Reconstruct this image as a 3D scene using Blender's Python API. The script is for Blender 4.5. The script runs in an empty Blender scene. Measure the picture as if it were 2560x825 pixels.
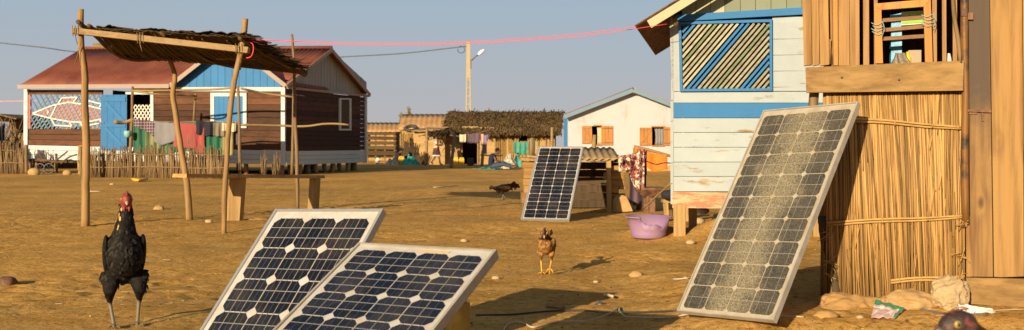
import bpy, bmesh, math, random
import numpy as np
from mathutils import Vector, Matrix, Quaternion, noise as mnoise
random.seed(7); np.random.seed(7)
R = math.radians
scn = bpy.context.scene
COL = scn.collection
# ------------------------------------------------------------------ camera, sky, sun, exposure
F = 2600.0; HZ = 368.0; CAMZ = 0.85
cam = bpy.data.cameras.new('camera'); camo = bpy.data.objects.new('camera', cam); COL.objects.link(camo)
camo.location = (0, 0, CAMZ); camo.rotation_euler = (R(90), 0, 0)
cam.sensor_width = 36; cam.lens = 36 * F / 2560; cam.shift_y = -(412.5 - HZ) / 2560
cam.clip_start = 0.05; cam.clip_end = 5000
cam.dof.use_dof = True; cam.dof.focus_distance = 6.5; cam.dof.aperture_fstop = 5.6
scn.camera = camo
SUN_AZ, SUN_EL = R(28), R(14.5)
w = bpy.data.worlds.new("World"); scn.world = w; w.use_nodes = True
nt = w.node_tree; nt.nodes.clear()
sky = nt.nodes.new('ShaderNodeTexSky'); sky.sky_type = 'NISHITA'; sky.sun_disc = False
sky.sun_elevation = SUN_EL; sky.sun_rotation = math.pi + SUN_AZ
sky.air_density = 1.0; sky.dust_density = 1.5; sky.ozone_density = 1.0
bg = nt.nodes.new('ShaderNodeBackground'); bg.inputs[1].default_value = 0.05
wo = nt.nodes.new('ShaderNodeOutputWorld')
tcw = nt.nodes.new('ShaderNodeTexCoord'); sx = nt.nodes.new('ShaderNodeSeparateXYZ'); nt.links.new(tcw.outputs['Generated'], sx.inputs[0])
rw = nt.nodes.new('ShaderNodeValToRGB'); nt.links.new(sx.outputs[2], rw.inputs[0])          # hazy air low over the horizon
SKY_LOW, SKY_HIGH = (5.7, 5.45, 5.5, 1), (4.05, 5.35, 6.6, 1)
e_ = rw.color_ramp.elements; e_[0].position = 0.0; e_[0].color = SKY_LOW; e_[1].position = .16; e_[1].color = SKY_HIGH
rf_ = nt.nodes.new('ShaderNodeMapRange'); rf_.inputs[1].default_value = .14; rf_.inputs[2].default_value = .32; rf_.inputs[3].default_value = .95; rf_.inputs[4].default_value = .10
nt.links.new(sx.outputs[2], rf_.inputs[0])
mw = nt.nodes.new('ShaderNodeMix'); mw.data_type = 'RGBA'; nt.links.new(rf_.outputs[0], mw.inputs[0]); nt.links.new(sky.outputs[0], mw.inputs[6]); nt.links.new(rw.outputs[0], mw.inputs[7])
nt.links.new(mw.outputs[2], bg.inputs[0]); nt.links.new(bg.outputs[0], wo.inputs[0])
sl = bpy.data.lights.new('sun', 'SUN'); sl.energy = 4.5; sl.angle = R(0.5); sl.color = (1.0, 0.83, 0.58)
so = bpy.data.objects.new('sun', sl); COL.objects.link(so)
ldir = Vector((math.sin(SUN_AZ) * math.cos(SUN_EL), math.cos(SUN_AZ) * math.cos(SUN_EL), -math.sin(SUN_EL)))
so.rotation_euler = ldir.to_track_quat('-Z', 'Y').to_euler(); so.location = (-10, -20, 10)
scn.view_settings.view_transform = 'Standard'; scn.view_settings.look = 'None'
scn.view_settings.exposure = 0.8; scn.view_settings.gamma = 1.0
scn.view_settings.use_curve_mapping = False

# ------------------------------------------------------------------ helpers: coordinates
def P(px, py, Y): return Vector(((px - 1280) / F * Y, Y, CAMZ - (py - HZ) / F * Y))
def sstep(a, b, v):
    t = np.clip((v - a) / (b - a), 0, 1); return t * t * (3 - 2 * t)
def vnoise(x, y, seed=0):
    xi = np.floor(x).astype(np.int64); yi = np.floor(y).astype(np.int64); xf = x - xi; yf = y - yi
    def h(a, b):
        n = (a * 374761393 + b * 668265263 + seed * 1442695041) & 0xffffffff
        n = ((n ^ (n >> 13)) * 1274126177) & 0xffffffff
        return ((n ^ (n >> 16)) & 0xffff) / 65535.0
    u = xf * xf * (3 - 2 * xf); v = yf * yf * (3 - 2 * yf)
    return (h(xi, yi) * (1 - u) + h(xi + 1, yi) * u) * (1 - v) + (h(xi, yi + 1) * (1 - u) + h(xi + 1, yi + 1) * u) * v - .5
def ground_h(x, y):
    x = np.asarray(x, float); y = np.asarray(y, float)
    h = 0.085 * sstep(.55, 1.15, x) * sstep(4.35, 4.8, y) * (1 - sstep(6.4, 8.0, y))
    h = h + 0.02 * sstep(1.5, 2.0, x) * sstep(4.9, 5.2, y) * (1 - sstep(6.0, 7.0, y))
    h = h + 0.10 * np.exp(-((x - 1.33) / .25) ** 2 - ((y - 9.95) / .35) ** 2)
    h = h + 0.22 * np.exp(-((x - 2.15) / .45) ** 2 - ((y - 9.7) / .35) ** 2)
    h = h + 0.04 * sstep(.8, 2.0, x) * sstep(8.2, 10, y) * (1 - sstep(10.6, 12, y)) 
    far = 1 - sstep(40, 90, y)
    h = h + (0.030 * vnoise(x / 1.7, y / 1.7, 1) + 0.016 * vnoise(x / .6, y / .6, 2)) * far
    return h
def gz(x, y): return float(ground_h(x, y))
def G(px, py, h=0.0):
    """point on the ground under this pixel"""
    Y = F * (CAMZ - h) / (py - HZ)
    for _ in range(6):
        x = (px - 1280) / F * Y; Y = F * (CAMZ - gz(x, Y)) / (py - HZ)
    x = (px - 1280) / F * Y
    return Vector((x, Y, gz(x, Y)))

# ------------------------------------------------------------------ helpers: meshes
class MB:
    def __init__(s): s.v = []; s.f = []; s.m = []; s.sm = []
    def add(s, vs, fs, mi=0, smooth=False):
        o = len(s.v); s.v += [tuple(p) for p in vs]
        for f in fs: s.f.append(tuple(i + o for i in f)); s.m.append(mi); s.sm.append(smooth)
    def box(s, c, size, rot=None, mi=0, jit=0):
        c = Vector(c); hx, hy, hz = size[0] / 2, size[1] / 2, size[2] / 2
        vs = [Vector((x, y, z)) for x in (-hx, hx) for y in (-hy, hy) for z in (-hz, hz)]
        if jit: vs = [v + Vector([random.uniform(-jit, jit) for _ in range(3)]) for v in vs]
        if rot is not None:
            m = rot if isinstance(rot, Matrix) else Matrix.Rotation(rot, 3, 'Z'); vs = [m @ v for v in vs]
        s.add([c + v for v in vs], [(0, 1, 3, 2), (4, 6, 7, 5), (0, 4, 5, 1), (2, 3, 7, 6), (0, 2, 6, 4), (1, 5, 7, 3)], mi)
    def board(s, a, b, wd, th, n=(0, -1, 0), mi=0, jit=0):
        """a plank from a to b; width across, thickness along n"""
        a = Vector(a); b = Vector(b); d = (b - a).normalized(); n = Vector(n); n = (n - d * n.dot(d)).normalized(); c = d.cross(n)
        vs = []
        for p in (a, b):
            for q in (-.5, .5):
                for r in (-.5, .5):
                    v = p + c * (q * wd) + n * (r * th)
                    if jit: v = v + c * random.uniform(-jit, jit) + d * random.uniform(-jit, jit)
                    vs.append(v)
        s.add(vs, [(0, 1, 3, 2), (4, 6, 7, 5), (0, 4, 5, 1), (2, 3, 7, 6), (0, 2, 6, 4), (1, 5, 7, 3)], mi)
    def tube(s, pts, rad, seg=8, mi=0, cap=True, smooth=True):
        pts = [Vector(p) for p in pts]
        if not isinstance(rad, (list, tuple)): rad = [rad] * len(pts)
        u = None; rings = []
        for i, p in enumerate(pts):
            d = (pts[min(i + 1, len(pts) - 1)] - pts[max(i - 1, 0)])
            if d.length < 1e-9: d = Vector((0, 0, 1))
            d.normalize()
            if u is None:
                u = d.cross(Vector((0, 0, 1)));
                if u.length < .1: u = d.cross(Vector((1, 0, 0)))
            u = (u - d * u.dot(d)).normalized(); v = d.cross(u)
            rings.append([p + (u * math.cos(2 * math.pi * k / seg) + v * math.sin(2 * math.pi * k / seg)) * rad[i] for k in range(seg)])
        vs = [q for r in rings for q in r]; fs = []
        for i in range(len(pts) - 1):
            for k in range(seg):
                a = i * seg + k; b = i * seg + (k + 1) % seg
                fs.append((a, b, b + seg, a + seg))
        if cap:
            fs.append(tuple(range(seg))[::-1]); fs.append(tuple((len(pts) - 1) * seg + k for k in range(seg)))
        s.add(vs, fs, mi, smooth)
    def limb(s, a, b, r0, r1, n=6, wob=.01, seg=8, mi=0, bulge=0, pts=None):
        """a natural crooked pole"""
        a = Vector(a); b = Vector(b)
        ps = []; rs = []
        ph = random.random() * 9
        for i in range(n + 1):
            t = i / n
            q = a.lerp(b, t) + Vector((mnoise.noise((t * 3 + ph, 0, 0)), mnoise.noise((t * 3 + ph, 5, 0)), 0)) * wob * (1 if 0 < i < n else .3)
            ps.append(q); rs.append((r0 * (1 - t) + r1 * t) * (1 + .12 * mnoise.noise((t * 7 + ph, 2, 3))))
        s.tube(ps, rs, seg, mi)
    def path(s, pts, r0, r1, seg=8, mi=0, sub=3, wob=.0):
        """smooth tube through points (Catmull-Rom)"""
        pts = [Vector(p) for p in pts]; out = []
        e = [pts[0] * 2 - pts[1]] + pts + [pts[-1] * 2 - pts[-2]]
        for i in range(1, len(e) - 2):
            for k in range(sub):
                t = k / sub; a, b, c, d = e[i - 1:i + 3]
                out.append(.5 * ((2 * b) + (c - a) * t + (2 * a - 5 * b + 4 * c - d) * t * t + (3 * b - a - 3 * c + d) * t ** 3))
        out.append(pts[-1])
        if wob: out = [o + Vector([random.uniform(-wob, wob) for _ in range(3)]) for o in out]
        n = len(out); s.tube(out, [r0 + (r1 - r0) * i / (n - 1) for i in range(n)], seg, mi)
    def ell(s, c, r, rot=None, seg=16, rings=10, mi=0):
        c = Vector(c); vs = [Vector((0, 0, 1))]
        for i in range(1, rings):
            a = math.pi * i / rings
            for k in range(seg): vs.append(Vector((math.sin(a) * math.cos(2 * math.pi * k / seg), math.sin(a) * math.sin(2 * math.pi * k / seg), math.cos(a))))
        vs.append(Vector((0, 0, -1))); fs = []
        for k in range(seg): fs.append((0, 1 + k, 1 + (k + 1) % seg))
        for i in range(rings - 2):
            for k in range(seg):
                a = 1 + i * seg + k; b = 1 + i * seg + (k + 1) % seg; fs.append((a, a + seg, b + seg, b))
        L = len(vs) - 1
        for k in range(seg): fs.append((L, L - seg + (k + 1) % seg, L - seg + k))
        out = []
        for v in vs:
            q = Vector((v.x * r[0], v.y * r[1], v.z * r[2]))
            if rot is not None: q = rot @ q
            out.append(c + q)
        s.add(out, fs, mi, True)
    def prism(s, poly, off, mi=0):
        """poly: 3D points of a face, extruded by vector off"""
        poly = [Vector(p) for p in poly]; off = Vector(off); n = len(poly)
        fs = [tuple(range(n)), tuple(range(2 * n - 1, n - 1, -1))]
        for i in range(n): j = (i + 1) % n; fs.append((i, i + n, j + n, j))
        s.add(poly + [p + off for p in poly], fs, mi)
    def grid(s, fn, nu, nv, mi=0, smooth=True, thick=0, nrm=None):
        vs = [Vector(fn(i / nu, j / nv)) for j in range(nv + 1) for i in range(nu + 1)]
        fs = [(j * (nu + 1) + i, j * (nu + 1) + i + 1, (j + 1) * (nu + 1) + i + 1, (j + 1) * (nu + 1) + i) for j in range(nv) for i in range(nu)]
        if thick:
            t = Vector(nrm).normalized() * thick; L = len(vs); W = nu + 1
            vs += [v - t for v in vs]; fs += [tuple(k + L for k in f[::-1]) for f in fs]
            rim = [i for i in range(W)] + [j * W + nu for j in range(1, nv + 1)] + [nv * W + i for i in range(nu - 1, -1, -1)] + [j * W for j in range(nv - 1, 0, -1)]
            for a, b in zip(rim, rim[1:] + rim[:1]): fs.append((b, a, a + L, b + L))
        s.add(vs, fs, mi, smooth)

ORG = {}
def mesh_obj(name, mb, mats, parent=None, recalc=True, origin=None):
    me = bpy.data.meshes.new(name)
    o0 = ORG.get(parent.name) if parent else (Vector(origin) if origin is not None else Vector((0, 0, 0)))
    vs = [(x - o0.x, y - o0.y, z - o0.z) for x, y, z in mb.v]
    me.from_pydata(vs, [], mb.f)
    if not isinstance(mats, (list, tuple)): mats = [mats]
    for m in mats: me.materials.append(m)
    me.polygons.foreach_set('material_index', mb.m); me.polygons.foreach_set('use_smooth', mb.sm)
    me.update()
    if recalc:
        bm = bmesh.new(); bm.from_mesh(me); bmesh.ops.recalc_face_normals(bm, faces=bm.faces); bm.to_mesh(me); bm.free()
    o = bpy.data.objects.new(name, me); COL.objects.link(o)
    if parent: o.parent = parent
    else: o.location = o0
    ORG[o.name] = o0.copy()
    return o
def props(o, label, cat, group=None):
    o['label'] = label; o['category'] = cat
    if group: o['group'] = group
    return o
def thing(name, label, cat, loc, group=None):
    o = bpy.data.objects.new(name, None); o.empty_display_size = .1; COL.objects.link(o); o.location = loc
    ORG[o.name] = Vector(loc); return props(o, label, cat, group)
def single(name, mb, mats, label, cat, group=None, origin=None):
    if origin is None:
        a = np.array(mb.v); origin = (float(a[:, 0].mean()), float(a[:, 1].mean()), float(a[:, 2].min()))
    return props(mesh_obj(name, mb, mats, None, True, origin), label, cat, group)
def part(name, mb, mats, parent, label=None):
    o = mesh_obj(name, mb, mats, parent)
    if label: o['label'] = label
    return o
def struct(name, mb, mats, kind='structure'):
    o = mesh_obj(name, mb, mats); o['kind'] = kind; return o
def voxel(mb, vox, smooth_it=4):
    """fuse the closed shapes of mb into one continuous surface; returns verts, faces"""
    me = bpy.data.meshes.new('tmp'); me.from_pydata(mb.v, [], mb.f); me.update()
    bm = bmesh.new(); bm.from_mesh(me); bmesh.ops.recalc_face_normals(bm, faces=bm.faces); bm.to_mesh(me); bm.free()
    o = bpy.data.objects.new('tmp', me); COL.objects.link(o)
    m = o.modifiers.new('r', 'REMESH'); m.mode = 'VOXEL'; m.voxel_size = vox
    if smooth_it: k = o.modifiers.new('s', 'SMOOTH'); k.iterations = smooth_it; k.factor = .5
    dg = bpy.context.evaluated_depsgraph_get(); e = o.evaluated_get(dg); m2 = e.to_mesh()
    vs = [tuple(v.co) for v in m2.vertices]; fs = [tuple(p.vertices) for p in m2.polygons]
    ns = [p.normal.copy() for p in m2.polygons]; cs = [p.center.copy() for p in m2.polygons]
    e.to_mesh_clear(); bpy.data.objects.remove(o); bpy.data.meshes.remove(me)
    return vs, fs, cs, ns

class Fr:
    """a vertical plane: origin, direction to the right; n points to the viewer's side"""
    def __init__(s, O, d):
        s.O = Vector((O[0], O[1], 0)); s.d = Vector((d[0], d[1], 0)).normalized(); s.n = Vector((s.d.y, -s.d.x, 0))
    def pix(s, px, py):
        a = (px - 1280) / F; u = (a * s.O.y - s.O.x) / (s.d.x - a * s.d.y); Y = s.O.y + u * s.d.y
        return u, CAMZ - (py - HZ) / F * Y
    def w(s, u, z, n=0): return s.O + s.d * u + s.n * n + Vector((0, 0, z))
    def pw(s, px, py, n=0): u, z = s.pix(px, py); return s.w(u, z, n)
    def q(s, mb, pts, n0, n1, mi=0):
        mb.prism([s.pw(x, y, n0) for x, y in pts], s.n * (n1 - n0), mi)
    def rect(s, mb, x0, y0, x1, y1, n0, n1, mi=0): s.q(mb, [(x0, y0), (x1, y0), (x1, y1), (x0, y1)], n0, n1, mi)
    def bx(s, mb, u0, u1, z0, z1, n0, n1, mi=0):
        mb.prism([s.w(u0, z0, n0), s.w(u1, z0, n0), s.w(u1, z1, n0), s.w(u0, z1, n0)], s.n * (n1 - n0), mi)
    def bar(s, mb, a, b, wd, n0, n1, mi=0):
        A = s.pw(*a, (n0 + n1) / 2); B = s.pw(*b, (n0 + n1) / 2); mb.board(A, B, wd, abs(n1 - n0), s.n, mi)

# ------------------------------------------------------------------ helpers: materials
def nodes(name):
    m = bpy.data.materials.new(name); m.use_nodes = True; t = m.node_tree
    return m, t, t.nodes['Principled BSDF']
def N(t, typ, **k):
    n = t.nodes.new(typ)
    for a, b in k.items():
        if a.startswith('i'): n.inputs[int(a[1:])].default_value = b
        else: setattr(n, a, b)
    return n
def ramp(t, fac, stops):
    r = t.nodes.new('ShaderNodeValToRGB'); t.links.new(fac, r.inputs[0]); e = r.color_ramp.elements
    while len(e) < len(stops): e.new(.5)
    for k, (p, c) in enumerate(stops): e[k].position = p; e[k].color = (*c, 1) if len(c) == 3 else c
    return r.outputs[0]
def noise(t, vec, scale, detail=5, rough=.6, dist=0):
    n = N(t, 'ShaderNodeTexNoise'); n.inputs['Scale'].default_value = scale; n.inputs['Detail'].default_value = detail
    n.inputs['Roughness'].default_value = rough; n.inputs['Distortion'].default_value = dist
    if vec: t.links.new(vec, n.inputs['Vector'])
    return n.outputs[0]
def mix(t, fac, a, b, mode='MIX'):
    n = t.nodes.new('ShaderNodeMix'); n.data_type = 'RGBA'; n.blend_type = mode
    for s, v in ((n.inputs[0], fac), (n.inputs[6], a), (n.inputs[7], b)):
        if isinstance(v, (int, float)): s.default_value = v
        elif isinstance(v, tuple): s.default_value = (*v, 1)
        else: t.links.new(v, s)
    return n.outputs[2]
def math_(t, op, a, b=0.0, clamp=False):
    n = t.nodes.new('ShaderNodeMath'); n.operation = op; n.use_clamp = clamp
    for s, v in ((n.inputs[0], a), (n.inputs[1], b)):
        if isinstance(v, (int, float)): s.default_value = v
        else: t.links.new(v, s)
    return n.outputs[0]
def bump(t, bs, h, strength=.4, dist=.01):
    b = N(t, 'ShaderNodeBump'); b.inputs['Strength'].default_value = strength; b.inputs['Distance'].default_value = dist
    t.links.new(h, b.inputs['Height']); t.links.new(b.outputs[0], bs.inputs['Normal'])
def coords(t, scale=(1, 1, 1), island=True):
    tc = N(t, 'ShaderNodeTexCoord'); mp = N(t, 'ShaderNodeMapping'); mp.inputs['Scale'].default_value = scale
    if island:
        g = N(t, 'ShaderNodeNewGeometry'); va = N(t, 'ShaderNodeVectorMath', operation='MULTIPLY_ADD')
        va.inputs[1].default_value = (17, 23, 31); t.links.new(g.outputs['Random Per Island'], va.inputs[0]); t.links.new(tc.outputs['Object'], va.inputs[2])
        t.links.new(va.outputs[0], mp.inputs[0]); return mp.outputs[0], g.outputs['Random Per Island'], tc.outputs['Object']
    t.links.new(tc.outputs['Object'], mp.inputs[0]); return mp.outputs[0], None, tc.outputs['Object']
def hsv(t, col, val_src, lo, hi):
    mr = N(t, 'ShaderNodeMapRange'); mr.inputs[3].default_value = lo; mr.inputs[4].default_value = hi; t.links.new(val_src, mr.inputs[0])
    h = N(t, 'ShaderNodeHueSaturation'); t.links.new(mr.outputs[0], h.inputs['Value']); t.links.new(col, h.inputs['Color']); return h.outputs[0]
def wood(name, base, dark, axis='z', size=1.0, var=.3, rough=.75, paint=None, cover=.8, knots=False, stain=None, worn=None):
    """weathered plank wood, grain along axis; paint = colour that covers most of it"""
    m, t, bs = nodes(name); tint = (.74, .64, .45); base = tuple(a * b for a, b in zip(base, tint)); dark = tuple(a * b for a, b in zip(dark, tint))
    if paint: paint = tuple(a * b for a, b in zip(paint, (.52, .57, .64) if max(paint) - min(paint) > .12 else (.56, .575, .57)))
    bs.inputs["Specular IOR Level"].default_value = .25
    k = 34 / size; sc = {'x': (k * .06, k, k), 'y': (k, k * .06, k), 'z': (k, k, k * .06)}[axis]
    v, isl, ob = coords(t, sc)
    if knots:
        k2 = 5.5 / size; mp2 = N(t, 'ShaderNodeMapping'); mp2.inputs['Scale'].default_value = {'x': (k2 * .45, k2, k2), 'y': (k2, k2 * .45, k2), 'z': (k2, k2, k2 * .45)}[axis]
        va = N(t, 'ShaderNodeVectorMath', operation='MULTIPLY_ADD'); va.inputs[1].default_value = (7, 3, 5)
        t.links.new(isl, va.inputs[0]); t.links.new(ob, va.inputs[2]); t.links.new(va.outputs[0], mp2.inputs[0])
        vo = N(t, 'ShaderNodeTexVoronoi'); vo.inputs['Scale'].default_value = 1; t.links.new(mp2.outputs[0], vo.inputs['Vector'])
        kd = vo.outputs['Distance']
        # ring grain deflected round the knots
        warp = math_(t, 'MULTIPLY', math_(t, 'POWER', math_(t, 'SUBTRACT', 1.0, kd, True), 9.0), 6.0)
        nz = noise(t, v, .07, 3, .5)
        ph = math_(t, 'ADD', math_(t, 'MULTIPLY', nz, 55.0), warp)
        rings = math_(t, 'MULTIPLY_ADD', math_(t, 'SINE', math_(t, 'MULTIPLY', ph, 2.2)), .5); rings.node.inputs[2].default_value = .5
        knot = ramp(t, kd, [(0, (1, 1, 1)), (.07, (.9, .9, .9)), (.12, (0, 0, 0))])
    g1 = noise(t, v, 1.0, 8, .65, .4); g2 = noise(t, v, .18, 3, .5)
    gr = math_(t, 'MULTIPLY_ADD', g1, .7); gr.node.inputs[2].default_value = 0; t.links.new(math_(t, 'MULTIPLY', g2, .3), gr.node.inputs[2])
    if knots: gr = math_(t, 'ADD', math_(t, 'MULTIPLY', gr, .8), math_(t, 'MULTIPLY', rings, .10))
    c = ramp(t, gr, [(.32, dark), (.52, base), (.75, tuple(min(1, x * 1.18) for x in base))])
    if knots: c = mix(t, knot, c, tuple(x * .35 for x in dark))
    c = hsv(t, c, isl, 1 - var, 1 + var * .6)
    if paint:
        pn = noise(t, v, .5, 6, .7); pm = ramp(t, pn, [(max(0, .62 - cover * .5), (0, 0, 0)), (max(.02, .70 - cover * .5), (1, 1, 1))])
        mot = noise(t, ob, 7 / size, 4, .6)
        pc = mix(t, mot, tuple(x * .82 for x in paint), tuple(min(.95, x * 1.1) for x in paint)); pc = hsv(t, pc, isl, 1 - var * .5, 1 + var * .3)
        c = mix(t, pm, c, pc)
    if stain:
        sn = noise(t, ob, stain[1], 4, .6); sm = ramp(t, sn, [(.5, (0, 0, 0)), (.62, (1, 1, 1))])
        if len(stain) > 2:   # scorch that starts above a height and has its own ragged edge
            spz = N(t, 'ShaderNodeSeparateXYZ'); t.links.new(ob, spz.inputs[0])
            sm = ramp(t, math_(t, 'ADD', math_(t, 'MULTIPLY', math_(t, 'SUBTRACT', spz.outputs[2], stain[2]), 1.1), math_(t, 'MULTIPLY', sn, 1.3)), [(.50, (0, 0, 0)), (1.15, (.95, .95, .95))])
        c = mix(t, sm, c, stain[0])
    if worn:
        wn = noise(t, v, .35, 8, .75); wm = ramp(t, wn, [(.54, (0, 0, 0)), (.60, (1, 1, 1))]); c = mix(t, wm, c, worn)
    t.links.new(c, bs.inputs['Base Color']); bs.inputs['Roughness'].default_value = rough
    bump(t, bs, g1, .5, .004 * size); return m
def plain(name, col, rough=.8, var=.15, scale=6, metal=0, bmp=.2, coat=0, bd=.01):
    m, t, bs = nodes(name); v, isl, ob = coords(t, (1, 1, 1), False)
    n = noise(t, ob, scale, 6, .65); c = mix(t, n, tuple(x * (1 - var) for x in col), tuple(min(1, x * (1 + var)) for x in col))
    t.links.new(c, bs.inputs['Base Color']); bs.inputs['Roughness'].default_value = rough; bs.inputs['Metallic'].default_value = metal
    bs.inputs['Coat Weight'].default_value = coat
    if bmp: bump(t, bs, noise(t, ob, scale * 4, 5, .6), bmp, bd)
    return m
def two(name, a, b, scale=5, rough=.85, lo=.42, hi=.58, stretch=(1, 1, 1), detail=5, bmp=.3, bd=.01):
    m, t, bs = nodes(name); v, _, ob = coords(t, stretch, False)
    n = noise(t, v, scale, detail, .6, .3); c = ramp(t, n, [(lo, a), (hi, b)])
    t.links.new(c, bs.inputs['Base Color']); bs.inputs['Roughness'].default_value = rough
    if bmp: bump(t, bs, noise(t, v, scale * 3, 4, .6), bmp, bd)
    return m
def corrugated(name, a, b, rough=.6):
    return two(name, a, b, 2.2, rough, .35, .7, (1, 1, 1), 8, .15)

M = {}
M['reed_post'] = wood('pole_wood', (.40, .27, .14), (.17, .11, .06), 'z', 1.0, .15, .7)
M['pole_grey'] = wood('grey_pole', (.30, .22, .14), (.11, .075, .05), 'z', 1.0, .2)
M['beam_pale'] = wood('pale_beam', (.38, .28, .17), (.24, .16, .09), 'x', 1.2, .15)
M['beam_dark'] = wood('dark_beam', (.16, .105, .06), (.06, .04, .025), 'x', 1.2, .2)
M['plank_tan'] = wood('tan_plank', (.43, .275, .12), (.21, .115, .045), 'z', 1.0, .18, .7, knots=True)
M['plank_beam'] = wood('knotty_beam', (.40, .27, .125), (.23, .145, .06), 'x', 1.0, .1, .7, knots=True)
M['plank_orange'] = wood('orange_slat', (.58, .27, .07), (.36, .15, .04), 'z', 1.0, .2, .55)
M['slat_tan'] = wood('tan_slat', (.44, .28, .15), (.26, .15, .08), 'z', 1.0, .25)
M['slat_x'] = wood('cross_slat', (.30, .18, .10), (.18, .10, .06), 'x', 1.0, .2)
M['char'] = wood('charred_plank', (.37, .235, .105), (.18, .10, .05), 'z', 1.0, .1, .7, knots=True, stain=((.075, .052, .034), 3.2, .72))
M['post_dark'] = wood('dark_oiled_post', (.27, .14, .05), (.06, .035, .02), 'z', 1.2, .15, .5, stain=((.035, .025, .02), 6))
M['reed'] = wood('reed_straw', (.56, .37, .17), (.22, .13, .055), 'z', .7, .55, .6)
M['reed_x'] = wood('reed_batten', (.56, .38, .17), (.34, .21, .09), 'x', .7, .25, .6)
M['white_board'] = wood('white_painted_board', (.45, .38, .28), (.26, .19, .12), 'x', 1.6, .10, .7, paint=(.62, .665, .66), cover=.56, knots=True)
M['white_board_z'] = wood('white_painted_upright', (.45, .38, .28), (.26, .19, .12), 'z', 1.6, .10, .7, paint=(.60, .62, .60), cover=.8)
M['blue_board'] = wood('blue_painted_board', (.30, .30, .28), (.12, .15, .17), 'x', 1.6, .12, .6, paint=(.05, .26, .52), cover=.95)
M['blue_board_z'] = wood('blue_painted_upright', (.30, .30, .28), (.05, .12, .2), 'z', 1.6, .12, .6, paint=(.05, .24, .48), cover=.97)
M['sky_blue_z'] = wood('sky_blue_boards', (.30, .34, .36), (.04, .12, .22), 'z', 3, .10, .65, paint=(.07, .29, .56), cover=.97)
M['red_board'] = wood('worn_red_board', (.66, .57, .44), (.42, .3, .2), 'x', 2, .1, .7, worn=(.62, .16, .08))
M['yellow_board'] = wood('yellow_boards', (.60, .54, .28), (.36, .28, .12), 'z', 1.6, .12, .7, paint=(.74, .66, .34), cover=.95)
M['green_board'] = wood('faded_green_boards', (.36, .34, .22), (.2, .19, .12), 'z', 1.6, .15, .75, paint=(.36, .38, .26), cover=.6)
M['slat_grey'] = wood('grey_lattice_slat', (.44, .47, .46), (.24, .25, .24), 'x', 1.2, .25)
M['slat_green'] = wood('greenish_lattice_slat', (.24, .32, .24), (.12, .17, .14), 'x', 1.2, .2)
M['raw_post'] = wood('raw_square_post', (.50, .36, .19), (.28, .18, .09), 'z', 1.2, .15)
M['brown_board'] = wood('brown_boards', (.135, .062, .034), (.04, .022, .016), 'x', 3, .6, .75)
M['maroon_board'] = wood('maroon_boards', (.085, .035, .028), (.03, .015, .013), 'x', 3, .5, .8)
M['cream_board'] = wood('cream_boards', (.42, .33, .22), (.25, .18, .12), 'x', 3, .08, .75, paint=(.95, .90, .76), cover=.92)
M['cream_post'] = wood('cream_post', (.42, .33, .22), (.25, .18, .12), 'z', 3, .08, .75, paint=(.95, .90, .78), cover=.95)
M['grey_board_z'] = wood('grey_white_boards', (.30, .28, .25), (.10, .09, .08), 'z', 2.5, .14, .8, paint=(.56, .54, .5), cover=.72)
M['pink_trim'] = wood('pink_trim', (.55, .33, .22), (.34, .18, .12), 'x', 3, .1, .75, paint=(.66, .45, .32), cover=.8)
M['red_roof'] = two('rust_red_roof', (.115, .024, .011), (.23, .066, .031), .9, .6, .3, .7, (1, 1, 1), 8, .1)
M['rust_roof'] = two('rusty_orange_roof', (.34, .17, .06), (.46, .27, .11), 1.1, .75, .35, .65, (1, 1, 1), 8, .2)
M['old_tin'] = two('old_tin', (.22, .14, .06), (.36, .24, .11), 3, .85, .35, .65)
M['pink_slat'] = plain('pink_slat', (.46, .12, .07), .7)
M['blue_slat'] = plain('blue_slat', (.03, .15, .32), .7)
M['white_slat'] = plain('white_slat', (.7, .6, .48), .75)
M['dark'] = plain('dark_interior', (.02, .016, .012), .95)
M['dark_wood'] = wood('dark_timber', (.10, .07, .045), (.04, .028, .02), 'z', 1.5, .3)
M['plaster'] = two('white_plaster', (.31, .275, .22), (.405, .405, .395), 1.3, .9, .28, .46, (1, 1, .45), 8, .1)
M['plaster_base'] = two('dirty_plaster', (.34, .20, .08), (.5, .38, .22), 2, .95)
M['blue_trim'] = wood('blue_roof_board', (.4, .38, .33), (.2, .2, .2), 'x', 3, .1, .7, paint=(.30, .40, .46), cover=.8)
M['shutter'] = wood('orange_shutter', (.50, .25, .08), (.27, .12, .04), 'z', 2, .15, .6)
M['thatch'] = two('thatch', (.075, .05, .026), (.24, .17, .08), 9, .95, .35, .68, (1, 1, .5), 8, .8, .04)
M['thatch_straw'] = wood('thatch_straw', (.20, .14, .07), (.06, .042, .025), 'z', .6, .7, .9)
M['hut_wall'] = wood('hut_mat_wall', (.56, .41, .23), (.36, .25, .13), 'x', 1.5, .12, .85)
M['hut_reed'] = wood('hut_reed_wall', (.52, .36, .16), (.2, .13, .06), 'z', 1.3, .4, .85)
M['concrete'] = plain('pole_concrete', (.38, .29, .16), .85, .08, 3)
M['lamp_head'] = plain('lamp_head', (.78, .74, .65), .4, .05)
M['metal'] = plain('dark_metal', (.10, .09, .085), .5, .2, 8, .6)
M['rust'] = two('rust', (.10, .045, .022), (.20, .095, .045), 14, .8)
M['alu'] = plain('aluminium_frame', (.44, .43, .42), .42, .06, 20, .55, .05)
M['alu_dirty'] = two('dusty_frame', (.27, .24, .19), (.36, .33, .28), 9, .5, .35, .7)
M['cable'] = plain('grey_cable', (.10, .11, .12), .7)
M['red_line'] = plain('red_line', (.75, .05, .04), .6)
M['cream_wire'] = plain('cream_wire', (.45, .35, .22), .6)
M['black_wire'] = plain('black_wire', (.03, .028, .025), .6)
M['rope'] = plain('green_rope', (.22, .33, .28), .8)
M['yellow_plastic'] = plain('yellow_plastic', (.80, .42, .025), .45, .08, 4, bmp=.05)
M['dull_yellow'] = two('grimy_yellow_plastic', (.26, .16, .02), (.48, .33, .045), 5, .5)
M['purple'] = two('dusty_purple_plastic', (.27, .155, .27), (.30, .19, .17), 9, .6, .45, .75, (1, 1, 2), 7, .1)
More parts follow.
